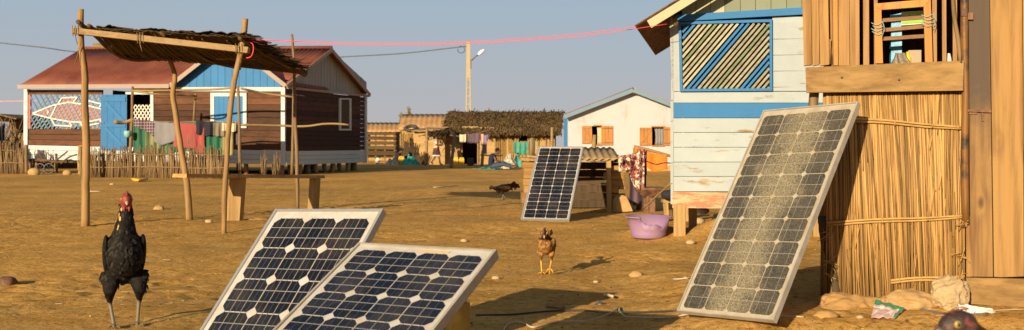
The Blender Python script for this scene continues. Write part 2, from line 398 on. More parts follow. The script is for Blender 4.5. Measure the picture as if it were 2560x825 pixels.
M['dark_skin_head'] = two('brown_head_skin', (.035, .02, .015), (.20, .05, .03), 45, .55, .45, .62)
M['stone'] = two('pale_stone', (.34, .23, .11), (.52, .38, .21), 7, .95, .3, .7, bmp=.9, bd=.02)
M['stone2'] = two('sandy_stone', (.32, .185, .065), (.44, .28, .115), 10, .95, .3, .7, bmp=.6)
M['pebble'] = plain('pebble', (.40, .28, .15), .9, .25, 3)
M['sand'] = two('dusty_sack', (.30, .165, .05), (.42, .25, .085), 5, .95, .3, .7, bmp=.5)
M['orange_cloth'] = plain('orange_cloth', (.85, .17, .012), .85, .12, 4)
M['grey_cloth'] = plain('grey_cloth', (.20, .185, .18), .9, .15, 4)
M['pink_cloth'] = plain('pink_cloth', (.31, .06, .05), .9, .12, 4)
M['black_cloth'] = plain('black_cloth', (.025, .022, .03), .9)
M['cream_cloth'] = plain('cream_cloth', (.55, .46, .3), .9)
M['olive_cloth'] = plain('olive_cloth', (.18, .15, .10), .9)
M['plum_cloth'] = plain('plum_cloth', (.11, .07, .085), .9)
M['violet_cloth'] = plain('violet_cloth', (.20, .13, .28), .9)
M['peach_cloth'] = plain('peach_cloth', (.62, .34, .22), .9)
M['print_cloth'] = None
M['net_green'] = two('green_fishing_net', (.03, .12, .065), (.30, .24, .10), 1.1, .9, .52, .66, (1, 1, .12), 6, .5)
M['net_teal'] = two('teal_net', (.02, .20, .17), (.06, .38, .30), 9, .9, .35, .65, bmp=.8)
M['net_grey'] = two('grey_net', (.20, .18, .12), (.5, .45, .33), 12, .95, .4, .6, bmp=.8)
M['mat_dark'] = wood('dark_old_mat', (.085, .058, .034), (.03, .02, .012), 'x', 1.5, .3, .95)
M['shaded_pen_wood'] = wood('shade_darkened_pen', (.12, .085, .05), (.05, .035, .022), 'x', 2, .3, .9)  # pen planks darkened in colour to stand in for the house shadow
M['net_sheet'] = two('green_net_sheet', (.04, .19, .13), (.08, .28, .19), 4, .9, .35, .65, bmp=.5)
M['skin'] = plain('dark_skin', (.12, .055, .03), .55, .08)
M['hair'] = plain('black_hair', (.012, .010, .009), .7)
M['navy_cloth'] = plain('navy_cloth', (.02, .022, .045), .9)
M['denim'] = plain('blue_trousers', (.05, .07, .11), .9)
M['skirt'] = plain('dark_skirt', (.07, .03, .03), .9)
M['white_cloth'] = plain('white_cloth', (.68, .62, .5), .9)
M['feather_black'] = two('black_feathers', (.006, .005, .0045), (.020, .015, .010), 30, .45, .4, .7)
M['feather_sheen'] = plain('dark_sheen_feathers', (.016, .013, .007), .85, .3, 30)
M['feather_brown'] = two('brown_feathers', (.10, .035, .010), (.36, .18, .05), 45, .6, .35, .65)
M['feather_dark'] = two('dark_brown_feathers', (.02, .012, .007), (.12, .055, .018), 25, .6, .4, .75)
M['feather_gold'] = two('golden_feathers', (.30, .17, .04), (.5, .33, .1), 40, .6)
M['shank_grey'] = plain('grey_scaly_leg', (.15, .12, .08), .6, .2, 60)
M['shank_yellow'] = plain('yellow_leg', (.48, .26, .03), .5, .15, 60)
M['comb'] = plain('red_skin', (.22, .028, .018), .5, .35, 60, bmp=.5, bd=.004)
M['beak'] = plain('beak', (.36, .25, .14), .4, .1)
M['beak_dark'] = plain('dark_beak', (.10, .07, .05), .4, .1)
M['eye_y'] = plain('yellow_eye', (.35, .22, .04), .3, .1, bmp=0)
M['eye_b'] = plain('black_eye', (.005, .005, .005), .1, 0, bmp=0)

def cloth_print():
    m, t, bs = nodes('printed_cloth'); v, _, ob = coords(t, (1, 1, 1), False)
    n = noise(t, ob, 16, 3, .5, 1.2)
    c = ramp(t, n, [(.0, (.03, .02, .02)), (.42, (.05, .02, .02)), (.44, (.32, .06, .05)), (.52, (.34, .07, .06)), (.54, (.62, .5, .34)), (1, (.66, .55, .38))])
    t.links.new(c, bs.inputs['Base Color']); bs.inputs['Roughness'].default_value = .9; return m
M['print_cloth'] = cloth_print()
def floral():
    m, t, bs = nodes('flower_blouse'); v, _, ob = coords(t, (1, 1, 1), False)
    n = noise(t, ob, 14, 2, .5, .5)
    c = ramp(t, n, [(.0, (.5, .04, .06)), (.44, (.62, .12, .06)), (.47, (.72, .58, .45)), (.56, (.72, .58, .45)), (.6, (.75, .36, .05))])
    t.links.new(c, bs.inputs['Base Color']); bs.inputs['Roughness'].default_value = .9; return m
M['floral'] = floral()
def plaid():
    m, t, bs = nodes('plaid_cloth'); v, _, ob = coords(t, (1, 1, 1), False)
    sp = N(t, 'ShaderNodeSeparateXYZ'); t.links.new(ob, sp.inputs[0])
    a = math_(t, 'GREATER_THAN', math_(t, 'SINE', math_(t, 'MULTIPLY', sp.outputs[0], 75.0)), .8)
    b = math_(t, 'GREATER_THAN', math_(t, 'SINE', math_(t, 'MULTIPLY', sp.outputs[2], 75.0)), .8)
    c = mix(t, math_(t, 'ADD', a, b, True), (.055, .03, .045), (.30, .2, .2))
    t.links.new(c, bs.inputs['Base Color']); bs.inputs['Roughness'].default_value = .9; return m
M['plaid'] = plaid()
def ground_mat():
    m, t, bs = nodes('packed_sand'); v, _, ob = coords(t, (1, 1, 1), False)
    big = noise(t, ob, .35, 5, .6); mid = noise(t, ob, 3.0, 8, .65); fine = noise(t, ob, 26, 6, .7); grit = noise(t, ob, 140, 3, .7)
    c = ramp(t, mid, [(.30, (.48, .250, .055)), (.5, (.60, .325, .082)), (.72, (.69, .405, .125))])
    c2 = ramp(t, big, [(.32, (.72, .74, .78)), (.62, (1.10, 1.06, 1.0))]); c = mix(t, 1.0, c, c2, 'MULTIPLY')
    sp = ramp(t, fine, [(.36, (.48, .45, .42)), (.47, (.98, .98, .98)), (.60, (1.05, 1.06, 1.1)), (.74, (1.3, 1.35, 1.6))]); c = mix(t, .9, c, sp, 'MULTIPLY')
    gt = ramp(t, grit, [(.34, (.5, .48, .45)), (.46, (1, 1, 1)), (.62, (1.08, 1.1, 1.15)), (.72, (1.5, 1.6, 1.9))]); c = mix(t, .8, c, gt, 'MULTIPLY')
    tr = ramp(t, noise(t, ob, 1.1, 6, .7, .3), [(.44, (0, 0, 0)), (.62, (1, 1, 1))]); c = mix(t, math_(t, 'MULTIPLY', tr, .45), c, mix(t, 1.0, c, (.80, .84, .95), 'MULTIPLY'))
    # dark droppings and damp flecks
    vo = N(t, 'ShaderNodeTexVoronoi'); vo.inputs['Scale'].default_value = 15; t.links.new(ob, vo.inputs['Vector'])
    fl = ramp(t, vo.outputs['Distance'], [(.10, (1, 1, 1)), (.17, (0, 0, 0))]); msk = ramp(t, noise(t, ob, 2.2, 3, .6), [(.47, (0, 0, 0)), (.66, (1, 1, 1))])
    c = mix(t, mix(t, 1.0, fl, msk, 'MULTIPLY'), c, (.10, .06, .028))
    t.links.new(c, bs.inputs['Base Color']); bs.inputs['Roughness'].default_value = .95; bs.inputs['Specular IOR Level'].default_value = .05
    hmix = math_(t, 'ADD', math_(t, 'MULTIPLY', noise(t, ob, 12, 6, .65), .55), math_(t, 'ADD', math_(t, 'MULTIPLY', fine, .55), math_(t, 'MULTIPLY', grit, .22)))
    bump(t, bs, hmix, .8, .030); return m
M['ground'] = ground_mat()

# ------------------------------------------------------------------ the ground
def axis(vals): return np.concatenate(vals)
xs = axis([-np.geomspace(900, 6.2, 60), np.linspace(-6, 6, 440), np.geomspace(6.2, 900, 60)])
ys = axis([-np.geomspace(300, 1, 14), np.linspace(0, 3.6, 60), np.geomspace(3.63, 16, 420), np.geomspace(16.2, 70, 110), np.geomspace(72, 2500, 30)])
X, Yg = np.meshgrid(xs, ys)
Z = ground_h(X, Yg)
near = (1 - sstep(18, 34, Yg)) * (1 - sstep(7, 12, np.abs(X)))
foot = vnoise(X / .085 + 1.3 * vnoise(X / .3, Yg / .3, 8), Yg / .085, 5)
patch = sstep(-.1, .25, vnoise(X / .9, Yg / .9, 11))
Z = Z + near * (.006 * vnoise(X / .2, Yg / .2, 3) + (.007 + .020 * patch) * np.minimum(foot, .10) + .004 * vnoise(X / .04, Yg / .04, 6) - .012 * sstep(.30, .42, vnoise(X / .07, Yg / .07, 15)) * patch)
nx, ny = len(xs), len(ys)
vs = np.stack([X, Yg, Z], -1).reshape(-1, 3)
idx = np.arange(nx * ny).reshape(ny, nx)
fs = np.stack([idx[:-1, :-1], idx[:-1, 1:], idx[1:, 1:], idx[1:, :-1]], -1).reshape(-1, 4)
me = bpy.data.meshes.new('ground'); me.vertices.add(len(vs)); me.vertices.foreach_set('co', vs.ravel())
me.loops.add(fs.size); me.loops.foreach_set('vertex_index', fs.ravel().astype(np.int32)); me.polygons.add(len(fs))
me.polygons.foreach_set('loop_start', np.arange(0, fs.size, 4, dtype=np.int32)); me.polygons.foreach_set('loop_total', np.full(len(fs), 4, np.int32))
me.polygons.foreach_set('use_smooth', np.ones(len(fs), bool)); me.materials.append(M['ground']); me.update(calc_edges=True)
go = bpy.data.objects.new('ground', me); COL.objects.link(go); go['kind'] = 'structure'

# ------------------------------------------------------------------ building helpers
def lerp(a, b, t): return a + (b - a) * t
def rows(fr, mb, xl, xr, top, bot, k, n0, n1, gap=.8, mi=0, uneven=.0):
    """horizontal boards between two picture lines (left y, right y) of a wall plane; each board an island"""
    for i in range(k):
        a, b = i / k, (i + 1) / k
        yl0 = lerp(top[0], bot[0], a) + gap / 2; yl1 = lerp(top[0], bot[0], b) - gap / 2
        yr0 = lerp(top[1], bot[1], a) + gap / 2; yr1 = lerp(top[1], bot[1], b) - gap / 2
        j = random.uniform(-uneven, uneven)
        fr.q(mb, [(xl, yl0), (xr, yr0), (xr, yr1), (xl, yl1)], n0, n1 + j, mi)
def strips(fr, mb, xl, xr, botf, topf, k, n0, n1, gap=.7, mi=0, uneven=0):
    for i in range(k):
        a = lerp(xl, xr, i / k) + gap / 2; b = lerp(xl, xr, (i + 1) / k) - gap / 2
        j = random.uniform(-uneven, uneven)
        fr.q(mb, [(a, topf(a)), (b, topf(b)), (b, botf(b)), (a, botf(a))], n0, n1 + j, mi)
def corr(mb, A, B, C, D, period, amp=.012, th=.006, mi=0, flip=1):
    """corrugated sheet: A-B is the upper edge, D-C the lower one, ridges run down the slope"""
    A, B, C, D = map(Vector, (A, B, C, D)); n = ((B - A).cross(D - A)).normalized() * flip
    L = (B - A).length; nu = max(6, int(L / period * 6))
    def fn(u, v):
        p = A.lerp(B, u).lerp(D.lerp(C, u), v); return p + n * amp * math.sin(2 * math.pi * u * L / period)
    mb.grid(fn, nu, 3, mi, True, th, n)
def clip_seg(a, b, x0, y0, x1, y1):
    (ax, ay), (bx_, by) = a, b; t0, t1 = 0, 1; dx, dy = bx_ - ax, by - ay
    for p, q in ((-dx, ax - x0), (dx, x1 - ax), (-dy, ay - y0), (dy, y1 - ay)):
        if abs(p) < 1e-9:
            if q < 0: return None
        else:
            r = q / p
            if p < 0: t0 = max(t0, r)
            else: t1 = min(t1, r)
    if t0 >= t1: return None
    return (ax + dx * t0, ay + dy * t0), (ax + dx * t1, ay + dy * t1)
def inside(p, poly):
    c = False; x, y = p
    for i in range(len(poly)):
        (x1, y1), (x2, y2) = poly[i], poly[i - 1]
        if (y1 > y) != (y2 > y) and x < (x2 - x1) * (y - y1) / (y2 - y1) + x1: c = not c
    return c

# ================================================================== the boarded house on stilts (left)
HF = Fr((-16.07, 34.3), (9.12, -2.3)); HE = Fr((-6.95, 32.0), (1.62, 6.0))
HFo = Fr(HF.O + HF.n * .35, HF.d); HEo = Fr(HE.O + HE.n * .30, HE.d)
hs = thing('stilt_house', 'long boarded house on stilts with rust red tin roof, blue porch gable and fish lattice', 'house', (-11.5, 33.2, 0))
ta = lambda x: 224 + (x - 66) * 2 / 640; sk = lambda x: 362 + (x - 66) * 14 / 640; bo = lambda x: 398 + (x - 66) * 14 / 640
mb = MB(); rows(HF, mb, 70, 256, (322.5, 322.5), (sk(70), sk(256)), 3, -.05, 0, 1.0, 0, .006)
HF.rect(mb, 72, 224.5, 256, 236, -.05, 0)
HF.rect(mb, 321, 300, 385, 371, -.05, 0)
rows(HF, mb, 385, 703, (229, 229), (sk(385), sk(703)), 9, -.05, 0, .9, 0, .008)
part('front_wall', mb, M['brown_board'], hs)
mb = MB(); rows(HF, mb, 64, 704, (sk(64) + .4, sk(704) + .4), (bo(64), bo(704)), 3, -.05, .012, .7, 0, .004)
part('front_skirt', mb, M['cream_board'], hs)
mb = MB(); HF.q(mb, [(62, 223), (71.5, 223), (71, 399), (61, 399)], -.07, .05); part('corner_post', mb, M['cream_post'], hs)
mb = MB(); HF.q(mb, [(704, 218), (714, 218), (714, 413), (704, 413)], -.07, .05); part('corner_post', mb, M['cream_post'], hs)
mb = MB(); HF.q(mb, [(71.8, 236.3), (77, 236.3), (76.6, 322), (71.5, 322)], -.04, .02); part('lattice_jamb', mb, M['pink_slat'], hs)
mb = MB(); HF.q(mb, [(437, 218), (703.5, 218), (703.5, 228.5), (437, 228.5)], -.05, .04); HF.q(mb, [(315, 228.5), (384, 228.5), (384, 236), (315, 236)], -.05, .03)
HF.q(mb, [(377, 236.3), (384.5, 236.3), (384.5, 303), (377, 303)], -.05, .03); part('porch_beam', mb, M['cream_board'], hs)
# lattice with the fish
mb = MB(); Zf = lambda x, y: (40 + x * .1455, 220 + y * .1455)
fish = [Zf(*p) for p in [(300, 437), (640, 300), (920, 245), (1150, 280), (1475, 360), (1475, 535), (1200, 590), (930, 580), (600, 520)]]
dors = [Zf(*p) for p in [(740, 270), (800, 170), (1065, 160), (990, 255)]]
X0, Y0, X1, Y1 = 77, 236.5, 255.5, 322
for k in range(-9, 26):
    x0 = 74 + k * 13.2; s = clip_seg((x0, 236), (x0 + 46, 322), X0, Y0, X1, Y1)
    if s:
        a, b = s; n = 14
        for i in range(n):
            p = (lerp(a[0], b[0], i / n), lerp(a[1], b[1], i / n)); q = (lerp(a[0], b[0], (i + 1) / n), lerp(a[1], b[1], (i + 1) / n))
            c = ((p[0] + q[0]) / 2, (p[1] + q[1]) / 2); HF.bar(mb, p, q, .048, .004, .02, 1 if inside(c, fish) or inside(c, dors) else 0)
for k in range(-2, 32):
    x0 = 74 + k * 9.2; s = clip_seg((x0, 322), (x0 + 62, 236), X0, Y0, X1, Y1)
    if s: HF.bar(mb, *s, .03, -.02, .0, 2)
part('lattice', mb, [M['blue_slat'], M['pink_slat'], M['slat_grey']], hs)
mb = MB()
for ln in ([(300, 435), (640, 300), (920, 245), (1150, 280), (1475, 360)], [(300, 440), (600, 520), (930, 580), (1200, 590), (1475, 535)], [(705, 300), (600, 515)],
           [(740, 268), (800, 170), (1065, 160), (990, 250)], [(612, 520), (680, 640), (970, 655), (935, 582)], [(1110, 592), (1170, 680)], [(1120, 272), (1250, 218), (1475, 275)],
           [(1440, 330), (1475, 290)], [(1260, 640), (1475, 600)], [(1455, 540), (1475, 590)]):
    for a, b in zip(ln, ln[1:]): HF.bar(mb, Zf(*a), Zf(*b), .038, .022, .04)
HF.q(mb, [Zf(560, 385), Zf(582, 415), Zf(560, 445), Zf(538, 415)], .022, .04)
part('fish_outline', mb, M['white_slat'], hs)
# second small lattice
mb = MB()
for k in range(-4, 8):
    for sg in (1, -1):
        x0 = 330 + k * 9; s = clip_seg((x0, 262), (x0 + 24 * sg, 300), 330, 262, 377, 300)
        if s: HF.bar(mb, *s, .03, -.02 if sg > 0 else -.004, -.006 if sg > 0 else .01)
part('lattice', mb, M['white_slat'], hs)
# blue door with ledges and brace
mb = MB(); strips(HF, mb, 255.5, 321, lambda x: 375, lambda x: 237, 4, .05, .08, .5)
dr = part('door', mb, M['blue_board_z'], hs)
mb = MB()
for y in (243, 307): HF.rect(mb, 262, y, 318, y + 11, .081, .10)
for y0 in (254, 318): HF.bar(mb, (268, y0 + 1), (314, y0 + 50), .10, .081, .10)
part('brace', mb, M['blue_board'], dr)
mb = MB(); HF.rect(mb, 252, 306, 266, 309, .10, .12); part('latch', mb, M['metal'], dr)
# window with blue shutters
mb = MB()
for r in ((528, 232, 537, 320), (609, 232, 618, 320), (537, 232, 609, 241), (537, 312, 609, 320)): HF.rect(mb, *r, .004, .05)
wf = part('window', mb, M['cream_board'], hs)
for a, b in ((537, 572.5), (573.5, 609)):
    mb = MB(); strips(HF, mb, a, b, lambda x: 311.7, lambda x: 241.3, 3, .004, .03, .4); part('shutter', mb, M['sky_blue_z'], wf)
# blue porch gable
def tri(xl, xa, xr, yb, ya):
    return lambda x: min(yb - .5, lerp(yb, ya, (x - xl) / (xa - xl)) if x < xa else lerp(ya, yb, (x - xa) / (xr - xa)))
mb = MB(); strips(HF, mb, 440, 704, lambda x: 217.6, tri(425, 570, 712, 216, 100), 15, -.02, .02, .7)
part('porch_gable', mb, M['sky_blue_z'], hs)
# gable end
et = lambda x: 222 + (x - 715) * 21 / 200; em = lambda x: 377 - (x - 715) * 2 / 200; eb = lambda x: 413 - (x - 715) * 7 / 200
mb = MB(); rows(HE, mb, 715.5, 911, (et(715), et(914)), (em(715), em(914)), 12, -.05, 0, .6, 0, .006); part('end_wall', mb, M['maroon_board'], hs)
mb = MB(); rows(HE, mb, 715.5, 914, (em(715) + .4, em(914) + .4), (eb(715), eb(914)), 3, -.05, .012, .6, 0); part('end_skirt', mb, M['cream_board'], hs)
mb = MB(); HE.q(mb, [(911.5, 240), (915.5, 240), (915.5, 407), (911.5, 407)], -.05, .04); part('corner_post', mb, M['cream_post'], hs)
mb = MB(); strips(HE, mb, 719, 917, lambda x: et(x) - 4, tri(719, 829, 926, 214, 126), 26, -.04, .0, .7, 0, .004); part('end_gable', mb, M['grey_board_z'], hs)
mb = MB(); HE.q(mb, [(717, 216), (920, 237), (920, 243), (717, 222)], .0, .06); part('gable_trim', mb, M['pink_trim'], hs)
mb = MB()
for r in ((846, 245, 850, 326), (871.5, 246, 875.5, 326), (850, 245.5, 871.5, 249), (850, 322, 871.5, 326)): HE.rect(mb, *r, .004, .05)
wf = part('window', mb, M['cream_board'], hs)
mb = MB(); strips(HE, mb, 850, 871.5, lambda x: 322, lambda x: 249, 2, .004, .02, .3); part('shutter', mb, M['dark_wood'], wf)
# roof
EL = HFo.pw(46, 214.5); ER = HFo.pw(717, 213); AP = HEo.pw(830, 120.5); RL = Fr(AP, HF.d).pw(204, 122)
BR = HEo.pw(926, 234.5); BL = EL + (BR - ER)
mb = MB(); corr(mb, AP, RL, BL, BR, .16, .012)
def onroof(px, v):
    e = HFo.pw(px, lerp(214.5, 213, (px - 46) / 671)); t = (e - EL).dot((ER - EL).normalized()) / (ER - EL).length
    return RL.lerp(AP, t).lerp(EL.lerp(ER, t), v)
corr(mb, onroof(46, 0), onroof(430, 0), onroof(430, 1), onroof(46, 1), .16, .012)
corr(mb, onroof(431, 0), onroof(706, 0), onroof(706, .86), onroof(431, .86), .16, .012)
corr(mb, onroof(707, 0), AP, ER, onroof(707, 1), .16, .012)
DA = HFo.pw(570, 95); DL = HFo.pw(424, 211); DR = HFo.pw(714, 211); back = -HF.n * 3.2
corr(mb, DA + back, DA, DL, DL + back, .16, .012); corr(mb, DA, DA + back, DR + back, DR, .16, .012)
rf = part('roof', mb, M['red_roof'], hs)
mb = MB(); mb.tube([RL + Vector((0, 0, .02)), AP + Vector((0, 0, .02))], .06, 8); part('ridge_cap', mb, M['red_roof'], rf)
mb = MB(); mb.board(EL + HF.n * .035 - Vector((0, 0, .03)), HFo.pw(424, 215.5) + HF.n * .035, .13, .03, HF.n); part('eave_board', mb, M['pink_trim'], hs)
mb = MB(); mb.board(DL + Vector((0, 0, -.05)), DA + Vector((0, 0, -.07)), .13, .03, HF.n); mb.board(DA + Vector((0, 0, -.07)), DR + Vector((0, 0, -.05)), .13, .028, HF.n); part('rake_board', mb, M['pink_trim'], hs)
mb = MB(); mb.board(ER - Vector((0, 0, .04)), AP - Vector((0, 0, .06)), .12, .03, HE.n); mb.board(AP - Vector((0, 0, .06)), BR - Vector((0, 0, .05)), .12, .028, HE.n); part('rake_board', mb, M['pink_trim'], hs)
# floor, hidden walls, stilts
mb = MB(); HF.bx(mb, .02, 9.3, .34, .42, -6.1, -.06); part('floor', mb, M['dark_wood'], hs)
mb = MB(); HF.bx(mb, 2.4, 9.3, .4, 2.75, -6.15, -6.1); HF.bx(mb, .0, 2.4, .4, 1.4, -6.15, -6.1); HF.bx(mb, 3.1, 3.15, .42, 2.7, -6.08, -.3); part('back_wall', mb, M['brown_board'], hs)
mb = MB(); HF.bx(mb, -.02, .03, .42, 1.3, -6.1, -.1); part('side_wall', mb, M['brown_board'], hs)
for v in (-.12, -2.0, -4.0, -6.0):
    us = [.2, 1.1, 2.0, 2.9, 3.9, 4.9, 5.9, 6.9, 8.0, 9.15] if v > -.5 else ([9.1] if v != -6.0 else [.3, 1.6, 3.0, 4.5, 6, 7.5, 9.1])
    for u in us:
        p = HF.w(u + random.uniform(-.05, .05), 0, v); p.z = gz(p.x, p.y) - .05
        mb = MB(); mb.limb(p, (p.x + random.uniform(-.04, .04), p.y, .345), .075, .07, 3, .02, 8); part('stilt', mb, M['pole_grey'], hs)
for k in range(9):
    u = .5 + k * .62; p = HE.w(u, 0, -.12); p.z = gz(p.x, p.y) - .05
    mb = MB(); mb.limb(p, (p.x + random.uniform(-.05, .05), p.y, .345), .07, .08, 3, .02, 8); part('stilt', mb, M['raw_post'] if k % 2 else M['pole_grey'], hs)

# ================================================================== blue and white kiosk (right)
BF = Fr((1.463, 9.5), (1, -.2))
ks = thing('lattice_kiosk', 'blue and white plank kiosk on short posts with diagonal slat window', 'kiosk', (2.2, 10.2, 0))
def brow(y0, y1, x0=1682, x1=2120, mat='white_board', n1=0.0, tilt=0, name='wall_board', gap=1.2):
    mb = MB(); BF.q(mb, [(x0, y0 + gap / 2), (x1, y0 + gap / 2 + tilt), (x1, y1 - gap / 2 + tilt), (x0, y1 - gap / 2)], -.03, n1 + random.uniform(0, .004)); part(name, mb, M[mat], ks)
mb = MB()
for a, b in ((228.5, 257), (295, 331), (331, 368), (368, 405), (405, 441), (441, 479)):
    j = random.uniform(-.003, .004); s = random.uniform(-2, 0)
    BF.q(mb, [(1682 + s, a + .7), (2120, a + .7), (2120, b - .5), (1682 + s, b - .5)], -.03, j)
for a, b in ((44, 58), (58, 98), (98, 138), (138, 178), (178, 218), (218, 228)):
    BF.q(mb, [(1931, a + .6 - (0 if a > 60 else 2)), (2120, a + .6 - 4), (2120, b - .6 - (2 if b < 200 else 0)), (1931, b - .6)], -.03, random.uniform(-.003, .004))
part('wall', mb, M['white_board'], ks)
mb = MB(); BF.q(mb, [(1674, 60), (1696.5, 58), (1699.5, 228), (1680, 228)], -.03, .006); part('corner_board', mb, M['white_board_z'], ks)
brow(257, 295, 1684, 2120, 'blue_board', .008, 0, 'blue_band')
brow(479, 520, 1681, 2120, 'red_board', .004, 5, 'bottom_board')
mb = MB(); BF.q(mb, [(1691, 39), (2120, 13), (2120, 31), (1692, 55)], -.03, .05); part('lintel', mb, M['blue_board'], ks)
mb = MB()
for r in ([(1696.5, 55.5), (1703, 55.5), (1706.5, 229), (1700, 229)], [(1923.5, 49), (1930, 49), (1930.5, 227.5), (1924, 227.5)], [(1703, 55.5), (1923.5, 49), (1923.5, 56), (1703, 62)], [(1706.5, 222.5), (1924, 221), (1924, 227.5), (1706.5, 229)]): BF.q(mb, r, -.03, .035)
wn = part('window', mb, M['blue_board'], ks)
ms = {0: MB(), 1: MB(), 2: MB()}
for k in range(-11, 18):
    xb = 1704 + k * 13.35; s = clip_seg((xb, 224), (xb + 172 * .845 + 12, 40), 1706, 59, 1923, 222)
    if not s: continue
    c = 0
    if k in (1, 2, 11, 12, -10, -9, -8): c = 1
    elif k in (-4, 6): c = 2
    BF.bar(ms[c], *s, .0205, -.004 + .0004 * (k % 3), .016 + .0007 * (k % 4), 0)
part('slats', ms[0], M['slat_grey'], wn); part('slats', ms[1], M['blue_board'], wn, 'blue painted slats'); part('slats', ms[2], M['slat_green'], wn, 'faded green slats')
mb = MB(); BF.rect(mb, 1707, 60, 1714, 222, -.06, -.035); BF.rect(mb, 1916, 56, 1923, 222, -.06, -.035); BF.rect(mb, 1714, 215, 1916, 221.5, -.06, -.035); part('inner_frame', mb, M['raw_post'], ks)
# gable boards
rk = lambda x: 92 - (x - 1590) * .62
mb = MB(); strips(BF, mb, 1704, 1812, lambda x: 38 - (x - 1691) * .06, lambda x: rk(x), 3, -.03, .0, 1.2); part('gable_board', mb, M['yellow_board'], ks)
mb = MB(); strips(BF, mb, 1812, 2120, lambda x: 38 - (x - 1691) * .06, lambda x: rk(x), 8, -.03, .0, 1.2); part('gable_board', mb, M['green_board'], ks, 'faded green boards')
BFo = Fr(BF.O + BF.n * .33, BF.d)
T0 = BFo.pw(1588, 66); up = (BFo.pw(1700, -3) - T0).normalized(); T1 = T0 + up * 1.7; bk = -BF.n * 2.9
mb = MB(); corr(mb, T1 + bk, T1, T0, T0 + bk, .075, .009, .004)
T2 = T1 + (T1 - T0).length * Vector((BF.d.x * abs(up.dot(BF.d)), BF.d.y * abs(up.dot(BF.d)), -up.z)); corr(mb, T1, T1 + bk, T2 + bk, T2, .075, .009, .004)
part('roof', mb, M['rust'], ks)
mb = MB(); a = BFo.pw(1623, 61); mb.board(a, a + up * 1.5, .075, .022, BF.n); part('rake_board', mb, M['yellow_board'], ks)
mb = MB(); mb.tube([BF.w(.03, 1.985, .2), BF.w(.03, 1.985, -2.4)], .028, 8); part('purlin', mb, M['pole_grey'], ks)
mb = MB()
for k in range(9):
    z0 = .33 + k * .19; BF.bx(mb, -.012 + random.uniform(-.006, .006), .012, z0, z0 + .184, -2.4, .006)
part('side_wall', mb, M['white_board_z'], ks)
mb = MB(); BF.bx(mb, .02, 2.6, .31, 2.75, -2.45, -2.4); BF.bx(mb, 2.6, 2.64, .31, 2.1, -2.4, .0); BF.bx(mb, .03, 2.6, 2.06, 2.09, -2.4, -.05); BF.bx(mb, .02, 2.6, .33, .36, -2.4, -.04); part('back_wall', mb, M['dark_wood'], ks)
for (u, v, r) in ((.065, -.03, .052), (.17, -.5, .04), (.62, -.4, .055), (1.3, -.15, .05), (2.2, -.1, .05), (.1, -2.3, .05), (1.3, -2.3, .05), (1.9, -1.2, .05)):
    p = BF.w(u, 0, v); z0 = gz(p.x, p.y) - .04; mb = MB(); mb.box((p.x, p.y, (z0 + .327) / 2), (r * 2, r * 1.7, .327 - z0), -.2, 0, .004); part('post', mb, M['raw_post'], ks)

# ================================================================== reed hut (right, near)
RF = Fr((1.585, 5.25), (1, -.30))
rh = thing('reed_hut', 'reed and plank shop hut with barred window and rough plank door', 'hut', (2.2, 5.5, .1))
mb = MB(); uL, _ = RF.pix(2064, 500); uR, _ = RF.pix(2407, 500)
for i in range(560):
    u = random.uniform(uL, uR); t = (u - uL) / (uR - uL); ztop = 1.16 + random.uniform(-.01, .0); zb = .07 + random.uniform(-.02, .02)
    if random.random() < .12: zb += random.uniform(.1, .5)
    lean = .05 * math.sin(t * 3.1) + random.gauss(0, .018); n = random.choice((-.01, -.003, .004, .010)) + random.uniform(-.003, .003)
    ub = min(max(u + lean, uL - .02), uR + .005); r = random.uniform(.0022, .0058)
    m_ = RF.w((u + ub) / 2 + random.gauss(0, .004), (ztop + zb) / 2, n + random.uniform(-.003, .004))
    mb.tube([RF.w(u, ztop, n * .5), m_, RF.w(ub, zb, n)], [r, r * .95, r * .8], 6)
for i in range(26):
    u = random.uniform(uL, uR); z = random.uniform(.25, 1.1); mb.tube([RF.w(u, z, .014), RF.w(u + random.uniform(-.03, .03), z - random.uniform(.05, .2), .024)], .0025, 5)
part('reed_panel', mb, M['reed'], rh)
mb = MB(); RF.bx(mb, uL + .02, uR, .08, 1.15, -.04, -.022); part('reed_backing', mb, M['dark_wood'], rh)
mb = MB()
for i in range(200):
    v = random.uniform(-2.0, -.0); r = random.uniform(.004, .008); o = random.uniform(-.008, .012)
    mb.tube([RF.w(uL + o, 1.16, v), RF.w(uL + o + random.gauss(0, .008), .06, v + random.gauss(0, .03))], r, 5)
part('side_reeds', mb, M['reed'], rh)
for (a, b) in (((2066, 563), (2406, 543)), ((2120, 303), (2402, 322)), ((2226, 706), (2410, 693))):
    mb = MB(); A = RF.pw(*a, .022); B = RF.pw(*b, .022)
    for q in (0, .013): mb.path([A + Vector((0, 0, q)), A.lerp(B, .35) + Vector((0, 0, q + .004)), A.lerp(B, .7) + Vector((0, 0, q - .003)), B + Vector((0, 0, q * .7))], .0065, .005, 6)
    for k in (.12, .42, .75, .97): c = A.lerp(B, k) + RF.n * .003; mb.tube([c + Vector((0, 0, -.008)), c + RF.n * .006 + Vector((0, 0, .006)), c + Vector((0, 0, .02))], .003, 5)
    part('batten', mb, M['reed_x'], rh)
mb = MB(); mb.path([RF.pw(2058, 540, -.02), RF.pw(2066, 610, -.02), RF.pw(2078, 665, -.01), RF.pw(2090, 725, .0), RF.pw(2093, 765, .0)], .030, .024, 9, 0, 4, .002); part('crooked_post', mb, M['dark_wood'], rh)
mb = MB(); mb.path([RF.pw(2036, 225, -.03), RF.pw(2033, 290, -.03), RF.pw(2050, 420, -.03), RF.pw(2058, 560, -.03)], .025, .027, 8); part('crooked_post', mb, M['pole_grey'], rh)
